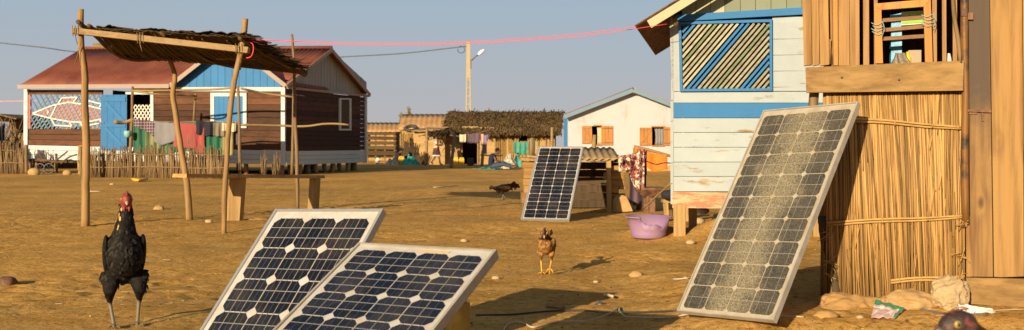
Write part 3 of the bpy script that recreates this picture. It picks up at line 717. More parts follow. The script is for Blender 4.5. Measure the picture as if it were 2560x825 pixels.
# twigs and ties at the left edge
for (x, y) in ((2068, 590), (2080, 655), (2075, 690), (2400, 640), (2405, 560), (2398, 690)):
    mb = MB()
    for i in range(9): c = RF.pw(x + random.uniform(-6, 6), y + random.uniform(-8, 8), .03); d = Vector([random.gauss(0, .02) for _ in range(3)]); mb.tube([c - d, c + Vector((0, -.01, .006)), c + d], .0018, 4)
    part('tie', mb, M['reed_x'], rh)

mb = MB(); RF.q(mb, [(2014, 171), (2405, 154), (2403, 228), (2016, 233)], .02, .07); part('beam', mb, M['plank_beam'], rh)
mb = MB()
for a, b in ((2005, 2026), (2026.6, 2045), (2045.6, 2069)): RF.q(mb, [(a, -70), (b, -70), (b + 4, 163), (a + 5, 166)], .0, .045 + random.uniform(0, .004))
RF.q(mb, [(2067, 98), (2077, 100), (2075, 161), (2068, 162)], .0, .03); RF.q(mb, [(2012, -70), (2080, -70), (2082, 160), (2014, 160)], -.015, -.001); part('shutter_board', mb, M['plank_tan'], rh)
zx = lambda x: 2000 + x * .3151
for (a, b, mat, n) in ((268, 300, 'plank_orange', .02), (303, 350, 'plank_tan', .0), (350, 392, 'slat_tan', .012), (392, 440, 'plank_tan', .0), (440, 472, 'slat_tan', .012), (502, 548, 'slat_tan', .014),
                       (1052, 1088, 'slat_tan', -.01), (1132, 1164, 'slat_tan', -.01), (1216, 1250, 'slat_tan', -.012), (590, 620, 'slat_tan', -.02), (241, 268, 'plank_tan', -.01)):
    mb = MB(); RF.q(mb, [(zx(a) - 1, -70), (zx(b) - 1, -70), (zx(b), 164), (zx(a), 164)], n - .02, n); part('window_slat', mb, M[mat], rh)
mb = MB()
RF.q(mb, [(2184, 13), (2202, 28), (2206, 160), (2187, 160)], .022, .05)
RF.q(mb, [(2307, 20), (2324, 1), (2329, 157), (2311, 157)], .022, .05)
RF.q(mb, [(2184, 12.5), (2323.5, .5), (2307, 19.5), (2202, 27.5)], .022, .049)
fr_ = part('hanging_frame', mb, M['plank_orange'], rh)
for (a, b) in (((2203, 52), (2309, 44)), ((2203, 76.5), (2309, 67)), ((2203, 98), (2309, 91))):
    mb = MB(); RF.bar(mb, a, b, .018, .004, .02); part('cross_slat', mb, M['slat_x'], fr_)
mb = MB(); mb.path([RF.pw(2379, -40, .02), RF.pw(2384, 40, .02), RF.pw(2394, 100, .02), RF.pw(2401, 155, .02)], .009, .012, 8); part('leaning_stick', mb, M['pole_grey'], rh)
mb = MB(); mb.path([RF.pw(2410, -70, .03), RF.pw(2409, 90, .03), RF.pw(2412, 230, .03), RF.pw(2410, 400, .03), RF.pw(2413, 560, .03)], .019, .017, 10); part('door_post', mb, M['post_dark'], rh)
mb = MB(); RF.q(mb, [(2414, 540), (2428, 540), (2428, 690), (2414, 690)], .0, .03); part('door_post', mb, M['plank_tan'], rh)
mb = MB(); RF.q(mb, [(2419, -70), (2470, -70), (2479.5, 690), (2424, 689)], .002, .034); dp = part('door', mb, M['char'], rh, 'scorched plank of the door')
mb = MB(); RF.q(mb, [(2472, -70), (2552, -70), (2557, 689), (2500, 691), (2483, 690)], .0, .030)
RF.q(mb, [(2554, -70), (2650, -70), (2655, 690), (2558.5, 689)], .0, .033); RF.q(mb, [(2652, -70), (2760, -70), (2760, 690), (2657, 690)], .0, .03); part('door', mb, M['plank_tan'], rh)
mb = MB(); RF.q(mb, [(2413, 691.5), (2760, 700), (2760, 785), (2413, 756)], .006, .04); part('kick_board', mb, M['plank_beam'], rh)
mb = MB(); RF.bar(mb, (2416, 277), (2474, 279), .012, .036, .05); RF.bar(mb, (2452, 283), (2454, 303), .010, .036, .044); RF.bar(mb, (2420, 284), (2440, 284), .008, .036, .042); part('bolt', mb, M['rust'], dp)
for (x, y) in ((2400, 34), (2416, 43)):
    mb = MB(); RF.rect(mb, x, y - 8, x + 13, y + 9, .045, .056); part('hinge', mb, M['rust'], rh)
for (x, y) in ((2398, 157), (2104, 196), (2245, 202)):
    mb = MB(); A = RF.pw(x, y, .069); mb.tube([A, A + RF.n * .006], .0055, 10); part('nail_head', mb, M['metal'], rh)
# ties of green cord on the hanging frame
for (cx, cy) in ((2192, 72), (2318, 52)):
    mb = MB()
    for q in range(4):
        x0 = cx + random.uniform(-3, 3); mb.path([RF.pw(x0 - 14, cy - 12 + q * 7, .052), RF.pw(x0, cy - 6 + q * 8, .058), RF.pw(x0 + 14, cy - 14 + q * 9, .052)], .0022, .0022, 5)
    mb.path([RF.pw(cx + 12, cy - 16, .055), RF.pw(cx + 17, cy + 2, .06), RF.pw(cx + 12, cy + 22, .054)], .0025, .0015, 5)
    part('cord', mb, M['rope'], fr_)
# back, side, roof of the hut
mb = MB(); RF.bx(mb, uL, 1.75, .05, 2.0, -2.0, -1.96); RF.bx(mb, 1.72, 1.76, .05, 2.0, -1.95, -.01); RF.bx(mb, uL + .03, 1.7, 1.175, 1.215, -.32, -.045); RF.bx(mb, uL - .01, uL + .02, 1.165, 2.0, -1.95, -.05); part('inner_wall', mb, M['dark_wood'], rh)
mb = MB(); RF.bx(mb, -.18, 1.85, 2.0, 2.09, -2.1, .16); part('roof', mb, M['thatch'], rh)
mb = MB(); RF.bx(mb, uL - .02, 1.75, 1.86, 1.99, .0, .05); part('top_beam', mb, M['plank_beam'], rh)
# goods on the inner shelf
def ondeck(px, py, n): return RF.pw(px, py, n)
SH = 1.215
def shelf(px, n):
    u, _ = RF.pix(px, 150); return RF.w(u, SH, n)
A = shelf(2250, -.16); mb = MB(); mb.box(A + Vector((-.012, 0, .155)), (.05, .05, .31), -.29, 0, .006); single('blue_bottle', mb, plain('blue_plastic', (.02, .22, .36), .4), 'tall blue plastic container behind the hanging orange frame', 'container')
mb = MB(); p0 = shelf(2250, -.07)
mb.grid(lambda u, v: p0 + RF.d * ((u - .5) * .075 * (1 + .25 * math.sin(v * 5))) + Vector((0, -.028 + .012 * math.sin(u * 9 + v * 5), v * .105)), 12, 10, 0, True, .012, (0, -1, 0)); single('plastic_bag', mb, plain('clear_bag', (.20, .155, .11), .3, .3, 30, bmp=.5), 'crumpled see-through plastic bag on the shop sill', 'plastic bag')
p0 = shelf(2272, -.07); mb = MB(); mb.tube([p0, p0 + Vector((0, 0, .085)), p0 + Vector((0, 0, .092)), p0 + Vector((0, 0, .112))], [.016, .016, .007, .007], 12); b_ = single('yellow_bottle', mb, plain('yellow_label', (.72, .52, .03), .4), 'small yellow bottle beside the clear bag on the sill', 'bottle')
p0 = shelf(2290, -.09); mb = MB(); mb.box(p0 + Vector((0, 0, .06)), (.06, .04, .12), -.29); single('cardboard_box', mb, plain('card', (.36, .27, .17), .9), 'brown cardboard box on the sill next to the yellow bottle', 'box')
p0 = shelf(2376, -.08); mb = MB(); mb.tube([p0, p0 + Vector((0, 0, .07)), p0 + Vector((0, 0, .10))], [.017, .015, .008], 12); single('white_bottle', mb, plain('white_plastic', (.75, .66, .6), .4), 'pale squeeze bottle at the end of the sill', 'bottle')
p0 = shelf(2354, -.07); mb = MB(); mb.box(p0 + Vector((0, 0, .022)), (.03, .03, .045), -.2); single('orange_packet', mb, plain('orange_pack', (.75, .36, .02), .5), 'small orange packet between two window slats', 'packet')
mb = MB(); cn = [RF.pw(2258, 24, -.10), RF.pw(2346, 18, -.10), RF.pw(2344, 60, -.10), RF.pw(2257, 58, -.10)]
mb.prism(cn, -RF.n * .05); ct = single('food_carton', mb, plain('cream_card', (.66, .62, .45), .7), 'green and yellow printed carton behind the hanging frame', 'carton')
mb = MB(); RF.q(mb, [(2258.5, 25), (2318, 21), (2318, 51), (2258, 53)], -.098, -.094); part('printed_panel', mb, plain('green_print', (.20, .45, .03), .6), ct)
mb = MB(); RF.rect(mb, 2260, 36, 2316, 41, -.0935, -.092); part('stripe', mb, plain('yellow_print', (.75, .65, .05), .6), ct)
for k in range(3):
    mb = MB(); RF.rect(mb, 2262 + k * 20, 29, 2275 + k * 20, 35, -.0935, -.091); part('emblem', mb, plain('pink_print', (.6, .35, .38), .6), ct)
# ================================================================== solar panels
def cell_mat(name, col, cracked=None):
    m, t, bs = nodes(name); v, isl, ob = coords(t, (1, 1, 1), False)
    g = N(t, 'ShaderNodeNewGeometry'); c = hsv(t, mix(t, noise(t, ob, 6, 4), tuple(x * .8 for x in col), tuple(x * 1.25 for x in col)), g.outputs['Random Per Island'], .75, 1.3)
    dust = ramp(t, noise(t, ob, 3.5, 7, .7), [(.45, (0, 0, 0)), (.8, (.16, .16, .16))]); c = mix(t, dust, c, (.35, .25, .13))
    if cracked:
        W_, H_ = cracked
        mp = N(t, 'ShaderNodeMapping'); mp.inputs['Scale'].default_value = (1, 1, 1); t.links.new(ob, mp.inputs[0])
        va = N(t, 'ShaderNodeVectorMath', operation='MULTIPLY_ADD'); va.inputs[1].default_value = (.03, .03, .03)
        nn = N(t, 'ShaderNodeTexNoise'); nn.inputs['Scale'].default_value = 22; t.links.new(ob, nn.inputs['Vector']); t.links.new(nn.outputs['Color'], va.inputs[0]); t.links.new(ob, va.inputs[2])
        masks = []
        for sc, wd in ((150, .05), (75, .05)):
            vo = N(t, 'ShaderNodeTexVoronoi', feature='DISTANCE_TO_EDGE'); vo.inputs['Scale'].default_value = sc; t.links.new(va.outputs[0], vo.inputs['Vector'])
            masks.append(ramp(t, vo.outputs['Distance'], [(wd * .4, (1, 1, 1)), (wd * 2.2, (0, 0, 0))]))
        ck = math_(t, 'MAXIMUM', masks[0], masks[1])
        sp = N(t, 'ShaderNodeSeparateXYZ'); t.links.new(ob, sp.inputs[0])
        cx = math_(t, 'ABSOLUTE', math_(t, 'SUBTRACT', sp.outputs[0], W_ * .5)); mid = math_(t, 'SUBTRACT', 1.0, math_(t, 'MULTIPLY', cx, 4.6), True)
        dm = math_(t, 'ADD', math_(t, 'MULTIPLY', mid, .75), math_(t, 'MULTIPLY', noise(t, ob, 7, 5, .65), .9)); dm = ramp(t, dm, [(.62, (0, 0, 0)), (1.05, (1, 1, 1))])
        film = math_(t, 'MULTIPLY', dm, .34); c = mix(t, film, c, (.19, .145, .07))
        amt = math_(t, 'MULTIPLY', ck, math_(t, 'ADD', .20, math_(t, 'MULTIPLY', dm, .40)), True); c = mix(t, amt, c, (.40, .33, .20))
        bs.inputs['Roughness'].default_value = .55; bs.inputs['Coat Weight'].default_value = .3; bs.inputs['Coat Roughness'].default_value = .4
    else:
        bs.inputs['Roughness'].default_value = .4; bs.inputs['Specular IOR Level'].default_value = .15; bs.inputs['Coat Weight'].default_value = .30; bs.inputs['Coat Roughness'].default_value = .05
    t.links.new(c, bs.inputs['Base Color']); return m
CELL = cell_mat('dark_cell', (.0075, .0085, .014)); CELLB = cell_mat('blue_black_cell', (.007, .010, .020))
def backsheet(name, col, dirt):
    m, t, bs = nodes(name); v, _, ob = coords(t, (1, 1, 1), False)
    c = mix(t, ramp(t, noise(t, ob, 11, 6, .7), [(.42, (0, 0, 0)), (.75, (1, 1, 1))]), col, dirt); t.links.new(c, bs.inputs['Base Color'])
    bs.inputs['Roughness'].default_value = .4; bs.inputs['Coat Weight'].default_value = .5; bs.inputs['Coat Roughness'].default_value = .08; return m
SHEET = backsheet('white_backsheet', (.48, .45, .40), (.38, .30, .19)); SHEETC = backsheet('dusty_backsheet', (.40, .35, .26), (.30, .21, .09))
BUS = plain('busbar', (.27, .25, .22), .5, .1, 30, bmp=0); BUSF = plain('thin_busbar', (.07, .085, .12), .4, .1, 30, bmp=0)
def solar(label, O, xax, down, nrm, nc, nr, c, mg, hb, vb, fine, cell, sheet, frame, cham=.16, fw=.016, depth=.035, gap=.0022, top=None, dots=False):
    """O: upper left corner of the cell field; the panel's local axes are x along xax, y up along -down, z out of the glass"""
    x = Vector(xax).normalized(); y = -Vector(down); y = (y - x * y.dot(x)).normalized(); z = x.cross(y)
    W = nc * c; H = nr * c; top = top or mg
    base = Vector(O) - y * (H + mg)
    r = thing('solar_panel', label, 'solar panel', (0, 0, 0), 'solar panels leaning in the sun')
    r.matrix_world = Matrix(((x.x, y.x, z.x, base.x), (x.y, y.y, z.y, base.y), (x.z, y.z, z.z, base.z), (0, 0, 0, 1)))
    ORG[r.name] = Vector((0, 0, 0)); oy = mg
    mb = MB(); mb.box((W / 2, (H + top + mg) / 2, -.006), (W + 2 * mg, H + top + mg, .005)); part('backsheet', mb, sheet, r)
    mb = MB(); k = cham * c; g = gap
    for i in range(nc):
        for j in range(nr):
            x0, x1 = i * c + g, (i + 1) * c - g; y0, y1 = oy + j * c + g, oy + (j + 1) * c - g; zz = -.0025
            mb.add([(x0 + k, y0, zz), (x1 - k, y0, zz), (x1, y0 + k, zz), (x1, y1 - k, zz), (x1 - k, y1, zz), (x0 + k, y1, zz), (x0, y1 - k, zz), (x0, y0 + k, zz)], [tuple(range(8))])
    part('cells', mb, cell, r)
    mb = MB(); wv = .0013 if c < .14 else .0016
    for j in range(nr):
        for q in range(1, hb + 1): mb.box((W / 2, oy + (j + q / (hb + 1)) * c, -.0018), (W, wv * 1.6, .0006))
    for i in range(nc):
        for q in range(1, vb + 1): mb.box(((i + q / (vb + 1)) * c, oy + H / 2, -.0015), (wv * 1.5, H, .0006))
    part('busbars', mb, BUS, r)
    if fine:
        mb = MB()
        for i in range(nc):
            for q in range(fine): mb.box(((i + (q + .5) / fine) * c, oy + H / 2, -.0016), (wv, H, .0004))
        part('contact_lines', mb, BUS if dots else BUSF, r)
    T = H + top + mg
    for cc in (-mg - fw / 2, W + mg + fw / 2):
        mb = MB(); mb.box((cc, T / 2, -depth / 2 + .003), (fw, T + 2 * fw, depth)); part('frame_bar', mb, frame, r)
    for cc in (-fw / 2, T + fw / 2):
        mb = MB(); mb.box((W / 2, cc, -depth / 2 + .003), (W + 2 * mg - .001, fw - .001, depth - .001)); part('frame_bar', mb, frame, r)
    mb = MB(); mb.box((W / 2, T - .16, -.022), (.10, .07, .02)); part('junction_box', mb, M['black_wire'], r)
    return r, W, T
kA = 1.23
OA = Vector((0, 0, .85)) + Vector((-.773, 3.413, .619 - .85)) * kA
solar('white-edged solar panel standing behind the lower one, three wide cells across', OA, (.884, -.466, .029), (-.315, -.641, -.700), (-.345, -.61, .713), 3, 5, .127 * kA, .020, 2, 2, 3, CELL, SHEET, M['alu'], .145, .012, .030, top=.034)
rB, WB, TB = solar('nearest solar panel with dusty upper edge, tilted low in front of the other', (-.535, 3.655, .494), (.879, -.476, .001), (-.420, -.775, -.472), (-.226, -.415, .882), 4, 8, .127, .018, 2, 1, 2, CELLB, SHEET, M['alu_dirty'], .15, .009, .034, top=.026)
mb = MB(); mb.box((.30, TB - .016, -.0015), (.13, .012, .0006)); part('dust_smear', mb, plain('dust_tape', (.55, .36, .16), .8), rB)
CELLC = cell_mat('shattered_cell', (.012, .011, .010), (.508, 1.14))
solar('tall solar panel with shattered dusty glass leaning on the reed hut', (1.300, 5.352, 1.012), (.633, -.773, .048), (-.439, -.41, -.80), (-.638, -.485, .599), 4, 9, .127, .014, 1, 0, 2, CELLC, SHEETC, M['alu_dirty'], .10, .007, .030, .0020, top=.030, dots=True)
solar('small-looking solar panel propped on the plank stall in the middle', (.341, 12.609, .842), (.968, -.252, -.006), (-.185, -.696, -.694), (-.171, -.672, .72), 4, 9, .1265, .008, 1, 0, 2, CELL, SHEET, M['alu'], .09, .018, .035, .0024)

# ================================================================== plastic cans under the front panels
def jerrycan(label, loc, s=1.0, rot=0, mat='yellow_plastic', group=None):
    r = thing('jerrycan', label, 'jerrycan', loc, group); r.rotation_euler = (0, 0, rot)
    ORG[r.name] = Vector((0, 0, 0))
    mb = MB(); w_, d, h = .26 * s, .17 * s, .36 * s
    for (a, b, z0, z1) in ((1, 1, .012 * s, h * .82), (.96, .96, 0, .012 * s), (.9, .9, h * .82, h * .92)):
        mb.box((0, 0, (z0 + z1) / 2), (w_ * a, d * b, z1 - z0))
    bm = bmesh.new(); me = bpy.data.meshes.new('t'); me.from_pydata(mb.v, [], mb.f); bm.from_mesh(me); bmesh.ops.bevel(bm, geom=list(bm.edges), offset=.012 * s, segments=2, affect='EDGES')
    for f in bm.faces: f.smooth = False
    me2 = bpy.data.meshes.new('jerrycan_body'); bm.to_mesh(me2); bm.free(); bpy.data.meshes.remove(me); me2.materials.append(M[mat]); o = bpy.data.objects.new('body', me2); COL.objects.link(o); o.parent = r
    mb = MB(); mb.path([(-w_ * .28, 0, h * .88), (-w_ * .2, 0, h * 1.0), (w_ * .1, 0, h * 1.0), (w_ * .18, 0, h * .88)], .014 * s, .014 * s, 8); part('handle', mb, M[mat], r)
    mb = MB(); mb.tube([(w_ * .36, 0, h * .88), (w_ * .36, 0, h * 1.03)], .022 * s, 12); part('cap', mb, M[mat], r)
    return r
jerrycan('grimy yellow can showing behind the left front panel', (-.705, 4.125, gz(-.705, 4.125)), 1.36, -.49, 'dull_yellow')
jerrycan('dusty yellow can propping the nearest solar panel', (-.309, 3.59, gz(-.309, 3.59)), 1.10, -.496, 'dull_yellow')

# ================================================================== pole shelter
def pole(name_mat, pts, r0, r1, parent, seg=10, nm='pole', sub=4, wob=.003):
    mb = MB(); mb.path(pts, r0, r1, seg, 0, sub, wob); return part(nm, mb, M[name_mat], parent)
sh = thing('pole_shelter', 'open pole shelter with a sagging mat roof on four crooked posts', 'shelter', (-3.6, 12, 0))
p1 = [P(202, 22, 11.05), P(204, 120, 11.07), P(212, 180, 11.1), P(212, 260, 11.1), P(216, 370, 11.1), P(214, 460, 11.1), P(213, 575, 11.1)]
pole('reed_post', p1[::-1], .045, .030, sh)
p2 = [P(424, 148, 12.1), P(437, 190, 12.1), P(432, 235, 12.1), P(440, 290, 12.1), P(452, 370, 12.1), P(466, 450, 12.1), P(471, 500, 12.1), P(474, 556, 12.1)]
pole('reed_post', p2[::-1], .040, .026, sh)
p3 = [P(613, 47, 10.45), P(609, 90, 10.45), P(600, 140, 10.42), P(586, 200, 10.4), P(573, 300, 10.4), P(567, 400, 10.4), P(561, 500, 10.4), P(560, 588, 10.4)]
pole('reed_post', p3[::-1], .024, .030, sh)
p4 = [P(730, 85, 13.4), P(735, 160, 13.4), P(737, 250, 13.4), P(737, 300, 13.4), P(743, 400, 13.4), P(743, 538, 13.4)]
pole('pole_grey', p4[::-1], .026, .016, sh)
mb = MB(); A, B = P(183, 77, 10.98), P(622, 126, 10.33); mb.board(A, B, .060, .045, (0, -1, .1)); part('front_beam', mb, M['beam_pale'], sh)
mb = MB(); A, B = P(232, 113, 12.5), P(470, 128, 12.8); mb.board(A, B, .05, .04, (0, -1, 0)); part('rail', mb, M['beam_pale'], sh)
mb = MB(); A, B = P(400, 140, 12.05), P(767, 181, 13.3); mb.board(A, B, .06, .05, (0, -1, 0)); part('back_beam', mb, M['beam_dark'], sh)
pole('beam_dark', [P(194, 54, 10.95), P(240, 90, 11.3), P(275, 125, 11.8), P(310, 143, 12.1), P(350, 149, 12.3), P(400, 146, 12.3), P(450, 146, 12.3)], .024, .028, sh, 8, 'bent_branch')
pole('beam_dark', [P(400, 80, 10.6), P(424, 96, 10.75), P(520, 150, 12.2), P(600, 172, 13.4)], .02, .02, sh, 8, 'branch')
pole('beam_dark', [P(222, 64, 10.9), P(245, 78, 11.2), P(330, 120, 12.4)], .022, .02, sh, 8, 'branch')
pole('beam_dark', [P(600, 96, 10.25), P(660, 130, 11.6), P(730, 172, 13.2), P(762, 188, 13.7)], .024, .03, sh, 8, 'branch')
pole('beam_pale', [P(596, 118, 10.9), P(640, 118, 11.6), P(700, 120, 12.2)], .006, .008, sh, 6, 'stick')
pole('reed_x', [P(540, 147, 11.5), P(600, 148, 11.9), P(664, 149, 12.3)], .006, .005, sh, 6, 'stick')
# mat roof: layers of old palm mat, sagging
FL, FR, BRr, BLl = P(240, 74, 10.9), P(612, 95, 10.25), P(752, 172, 13.45), P(318, 143, 12.9)
for lay in range(3):
    mb = MB(); lo = lay * .016; rr = random.Random(lay)
    def fn(u, v, lo=lo, rr=rr):
        p = FL.lerp(FR, u).lerp(BLl.lerp(BRr, u), v); p.z -= .10 * math.sin(v * math.pi) * (1 - .7 * u) ; p.z += lo + .03 * mnoise.noise((u * 9, v * 6, lo * 50)) + .018 * mnoise.noise((u * 40, v * 9, lo * 50)) + .008
        e = .16 * mnoise.noise((v * 14, lo * 90, 1)) + .1 * mnoise.noise((v * 50, lo * 90, 3))
        if u > .8: p = p + (FR - FL).normalized() * e * (u - .8) * 5 * .8
        if v > .8: p = p + (BLl - FL).normalized() * .25 * (mnoise.noise((u * 25, lo * 70, 7))) * (v - .8) * 5
        return p
    mb.grid(fn, 60, 22, 0, False, .006, (0, 0, 1))
    if lay < 2: part('roof_mat', mb, M['mat_dark'], sh)
for i in range(330):
    v = random.random(); u = 1 + random.uniform(-.08, .0) if i < 290 else random.random()
    if i >= 300: v = random.choice((random.uniform(.95, 1), random.uniform(0, .02)))
    p = FL.lerp(FR, u).lerp(BLl.lerp(BRr, u), v); p.z -= .08 * math.sin(v * math.pi) * (1 - .7 * u) - random.uniform(.0, .05)
    d = ((FR - FL).normalized() + Vector((0, random.gauss(0, .4), random.gauss(-.02, .10)))) * random.uniform(.06, .28)
    mb.board(p, p + d, random.uniform(.012, .035), .003, (random.gauss(0, .3), random.gauss(0, .3), 1))
part('roof_mat', mb, M['mat_dark'], sh)
mb = MB()
for k in (.02, .40, .95):
    c = P(183, 77, 10.98).lerp(P(622, 126, 10.33), k)
    for q in range(3): mb.tube([c + Vector((.03 * q - .03, -.035, .055)), c + Vector((.03 * q - .02, -.04, -.055))], .005, 5)
    mb.tube([c + Vector((0, -.04, -.04)), c + Vector((.03, -.05, -.14))], .004, 5)
mb.tube([P(206, 92, 11), P(196, 130, 11.02), P(186, 165, 11)], .004, 5)
part('rope_binding', mb, M['pole_grey'], sh)

mb = MB()
for i in range(26):
    u = (i + random.uniform(0, .8)) / 26; a_, b_ = random.uniform(0, .15), random.uniform(.8, 1.04)
    pts = []
    for v in (a_, (a_ + b_) / 2, b_):
        p = FL.lerp(FR, u + random.uniform(-.02, .02)).lerp(BLl.lerp(BRr, u), v); p.z -= .10 * math.sin(v * math.pi) * (1 - .7 * u) + .022; pts.append(p)
    mb.path(pts, .008, .006, 5)
part('roof_mat', mb, M['beam_dark'], sh)
# ================================================================== bench behind the shelter
bn = thing('plank_bench', 'long narrow plank table on two upright boards under the shelter', 'bench', (-2.9, 12.4, 0))
mb = MB(); a, b = P(449, 439, 11.1), P(797, 442, 13.5); mb.board(a, b, .19, .040, (0, 0, 1), 0, .004); part('top_board', mb, wood('warm_bench_wood', (.62, .40, .18), (.25, .14, .055), 'x', 1.2, .1), bn)
mb = MB(); g = lambda x, y, Y: P(x, y, Y)
mb.prism([g(574, 446, 11.95), g(606, 445, 11.95), g(602, 500, 11.95), g(598, 556, 11.95), g(567, 557, 11.95), g(569, 500, 11.95)], (.03, .06, 0)); part('leg', mb, M['raw_post'], bn)
mb = MB(); mb.prism([g(774, 444, 13.3), g(794, 444, 13.3), g(789, 536, 13.3), g(768, 536, 13.3)], (.03, .05, 0)); part('leg', mb, M['raw_post'], bn)

# ================================================================== cloth helper
def drape(name, label, mat, tl, tr, drop, group=None, back=.3, seed=0, folds=5, amp=.03, hem=None, thick=.008, cat='cloth', taper=0, n=(0, -1, 0)):
    """cloth hung over a rail from tl to tr: a short flap behind, the long side in front with folds"""
    tl, tr = Vector(tl), Vector(tr); n = Vector(n); mb = MB()
    def fn(u, v):
        hd = drop * (1 + (hem(u) if hem else .12 * mnoise.noise((u * 3 + seed, seed, 0))))
        bd = back * drop; s = v * (hd + bd) - bd
        c = .5 + (u - .5) * (1 - taper * max(0, s) / drop)
        p = tl.lerp(tr, c)
        w_ = amp * (math.sin(u * folds * 6.28 + seed + 1.5 * mnoise.noise((u * 2, seed, 3))) + .5 * mnoise.noise((u * 6, s * 4, seed))) * min(1, abs(s) / (.3 * drop) + .25)
        off = .02 + w_ * .6 if s > 0 else -.02 + w_ * .4
        sag = .02 * math.sin(u * math.pi)
        return p + n * (off) + Vector((0, 0, .01 - abs(s) - sag)) + (tr - tl).normalized() * (.01 * mnoise.noise((u * 4, s * 6, seed + 5)))
    mb.grid(fn, max(24, folds * 8), 20, 0, True, thick, n)
    return single(name, mb, mat, label, cat, group, origin=(tl + tr) / 2)

# ================================================================== washing rail with nets in front of the house
wr = thing('drying_rack', 'rack of thin poles carrying nets and washing before the boarded house', 'drying rack', (-9, 30.3, 0))
Yr = 30.3
for pts, r in (([P(331, 216, Yr), P(330, 300, Yr), P(326, 380, Yr), P(327, 443, Yr)], .05), ([P(490, 233, Yr + .8), P(484, 310, Yr + .8), P(484, 442, Yr + .8)], .04), ([P(595, 215, Yr - .5), P(598, 300, Yr - .5), P(600, 444, Yr - .5)], .05),
               ([P(737, 180, Yr), P(734, 250, Yr), P(730, 440, Yr)], .045), ([P(201, 366, 29), P(203, 445, 29)], .05)): pole('pole_grey', pts[::-1], r, r * .8, wr, 8)
for pts, r in (([P(331, 227, Yr), P(420, 226, Yr), P(520, 224, Yr), P(597, 219, Yr - .5)], .035), ([P(333, 227, Yr), P(400, 236, Yr), P(492, 240, Yr + .8)], .03), ([P(603, 221, Yr - .5), P(660, 233, Yr), P(735, 243, Yr)], .035),
               ([P(322, 303, Yr), P(430, 306, Yr), P(520, 305, Yr), P(600, 306, Yr - .3)], .03), ([P(598, 312, Yr - .5), P(700, 314, Yr), P(760, 316, Yr), P(820, 309, Yr), P(872, 312, Yr)], .035), ([P(286, 305, Yr - .2), P(310, 306, Yr), P(335, 298, Yr)], .06)):
    pole('beam_pale', pts, r, r * .8, wr, 8, 'rail')
X_ = lambda px, py, dy=0: P(px, py, Yr + dy)
drape('fishing_net', 'green and straw coloured fishing net hung along the drying rack', M['net_green'], X_(334, 303, -.06), X_(584, 305, -.3), .93, None, .1, 3, 14, .07, lambda u: .08 * math.sin(u * 9), .03, 'net')
drape('garment', 'dark plaid shirt bunched at the left end of the drying rack', M['plaid'], X_(334, 296, -.16), X_(398, 306, -.2), .42, 'clothes on the drying rack', .5, 5, 2, .05, lambda u: -.45 + .75 * u ** 2, cat='garment')
drape('garment', 'grey shirt hanging between the plaid and the pink ones', M['grey_cloth'], X_(386, 302, -.2), X_(443, 306, -.2), .66, 'clothes on the drying rack', .5, 9, 1, .03, lambda u: .05 - .35 * abs(u - .3), cat='garment')
drape('garment', 'pink shirt beside the grey one on the drying rack', M['pink_cloth'], X_(434, 303, -.22), X_(496, 307, -.22), .76, 'clothes on the drying rack', .5, 12, 1, .03, lambda u: .0, cat='garment')
drape('garment', 'long pink trouser leg hanging lowest on the rack', M['pink_cloth'], X_(486, 308, -.25), X_(512, 308, -.25), .92, 'clothes on the drying rack', .5, 15, 1, .05, cat='garment')
drape('garment', 'black crumpled garment over the pink trousers', M['black_cloth'], X_(490, 299, -.3), X_(540, 304, -.3), .42, 'clothes on the drying rack', .5, 18, 2, .06, cat='garment')
drape('garment', 'olive grey cloth right of the black garment on the rack', M['olive_cloth'], X_(534, 306, -.34), X_(562, 306, -.34), .40, 'clothes on the drying rack', .5, 21, 2, .05, cat='garment')
drape('garment', 'cream cloth draped by the second shelter pole', M['cream_cloth'], X_(555, 307, -.38), X_(590, 308, -.38), .24, 'clothes on the drying rack', .5, 24, 3, .05, cat='garment')
drape('garment', 'dark garment at the right end of the rack by the thin pole', M['plum_cloth'], X_(578, 304, -.2), X_(598, 307, -.2), .62, 'clothes on the drying rack', .5, 27, 1, .04, cat='garment')
mb = MB(); p = X_(319, 327, -.3); mb.tube([p, p + Vector((0, 0, -.06)), p + Vector((0, 0, -.16)), p + Vector((0, 0, -.2))], [.10, .11, .09, .04], 12); single('plastic_pail', mb, plain('pale_green_plastic', (.22, .42, .35), .5), 'small pale green pail hanging beside the blue door', 'pail')

# ================================================================== stick fences
def stick_fence(label, px0, px1, yb0, yb1, h, n, Y0, Y1, group='stick fences', dens=1):
    a = P(px0, yb0, Y0); b = P(px1, yb1, Y1); r = thing('stick_fence', label, 'fence', (a + b) / 2, group)
    mb = MB()
    for i in range(n):
        t = (i + random.uniform(-.4, .4)) / n; c = a.lerp(b, t); z0 = gz(c.x, c.y) - .03; hh = h * random.uniform(.72, 1.12)
        l = random.gauss(0, .05); rr = random.uniform(.012, .028)
        q = Vector((c.x, c.y + random.uniform(-.06, .06), z0))
        mb.tube([q, q + Vector((l * .5 + random.gauss(0, .012), 0, hh * .5)), q + Vector((l, random.gauss(0, .03), hh))], [rr, rr * .9, rr * .6], 5)
    part('stakes', mb, M['pole_grey'], r)
    mb = MB()
    for z in (.35, .75):
        mb.path([Vector((*a.lerp(b, t).xy, gz(*a.lerp(b, t).xy) + h * z + random.uniform(-.02, .02))) + Vector((0, -.05, 0)) for t in np.linspace(0, 1, 9)], .018, .016, 6)
    part('rail', mb, M['pole_grey'], r); return r
stick_fence('low fence of thin upright sticks under the hanging net', 205, 562, 438, 448, .86, 300, 30.2, 27.6)
stick_fence('taller stick fence at the far left edge beside the house', -20, 62, 434, 433, .98, 60, 33.5, 33)
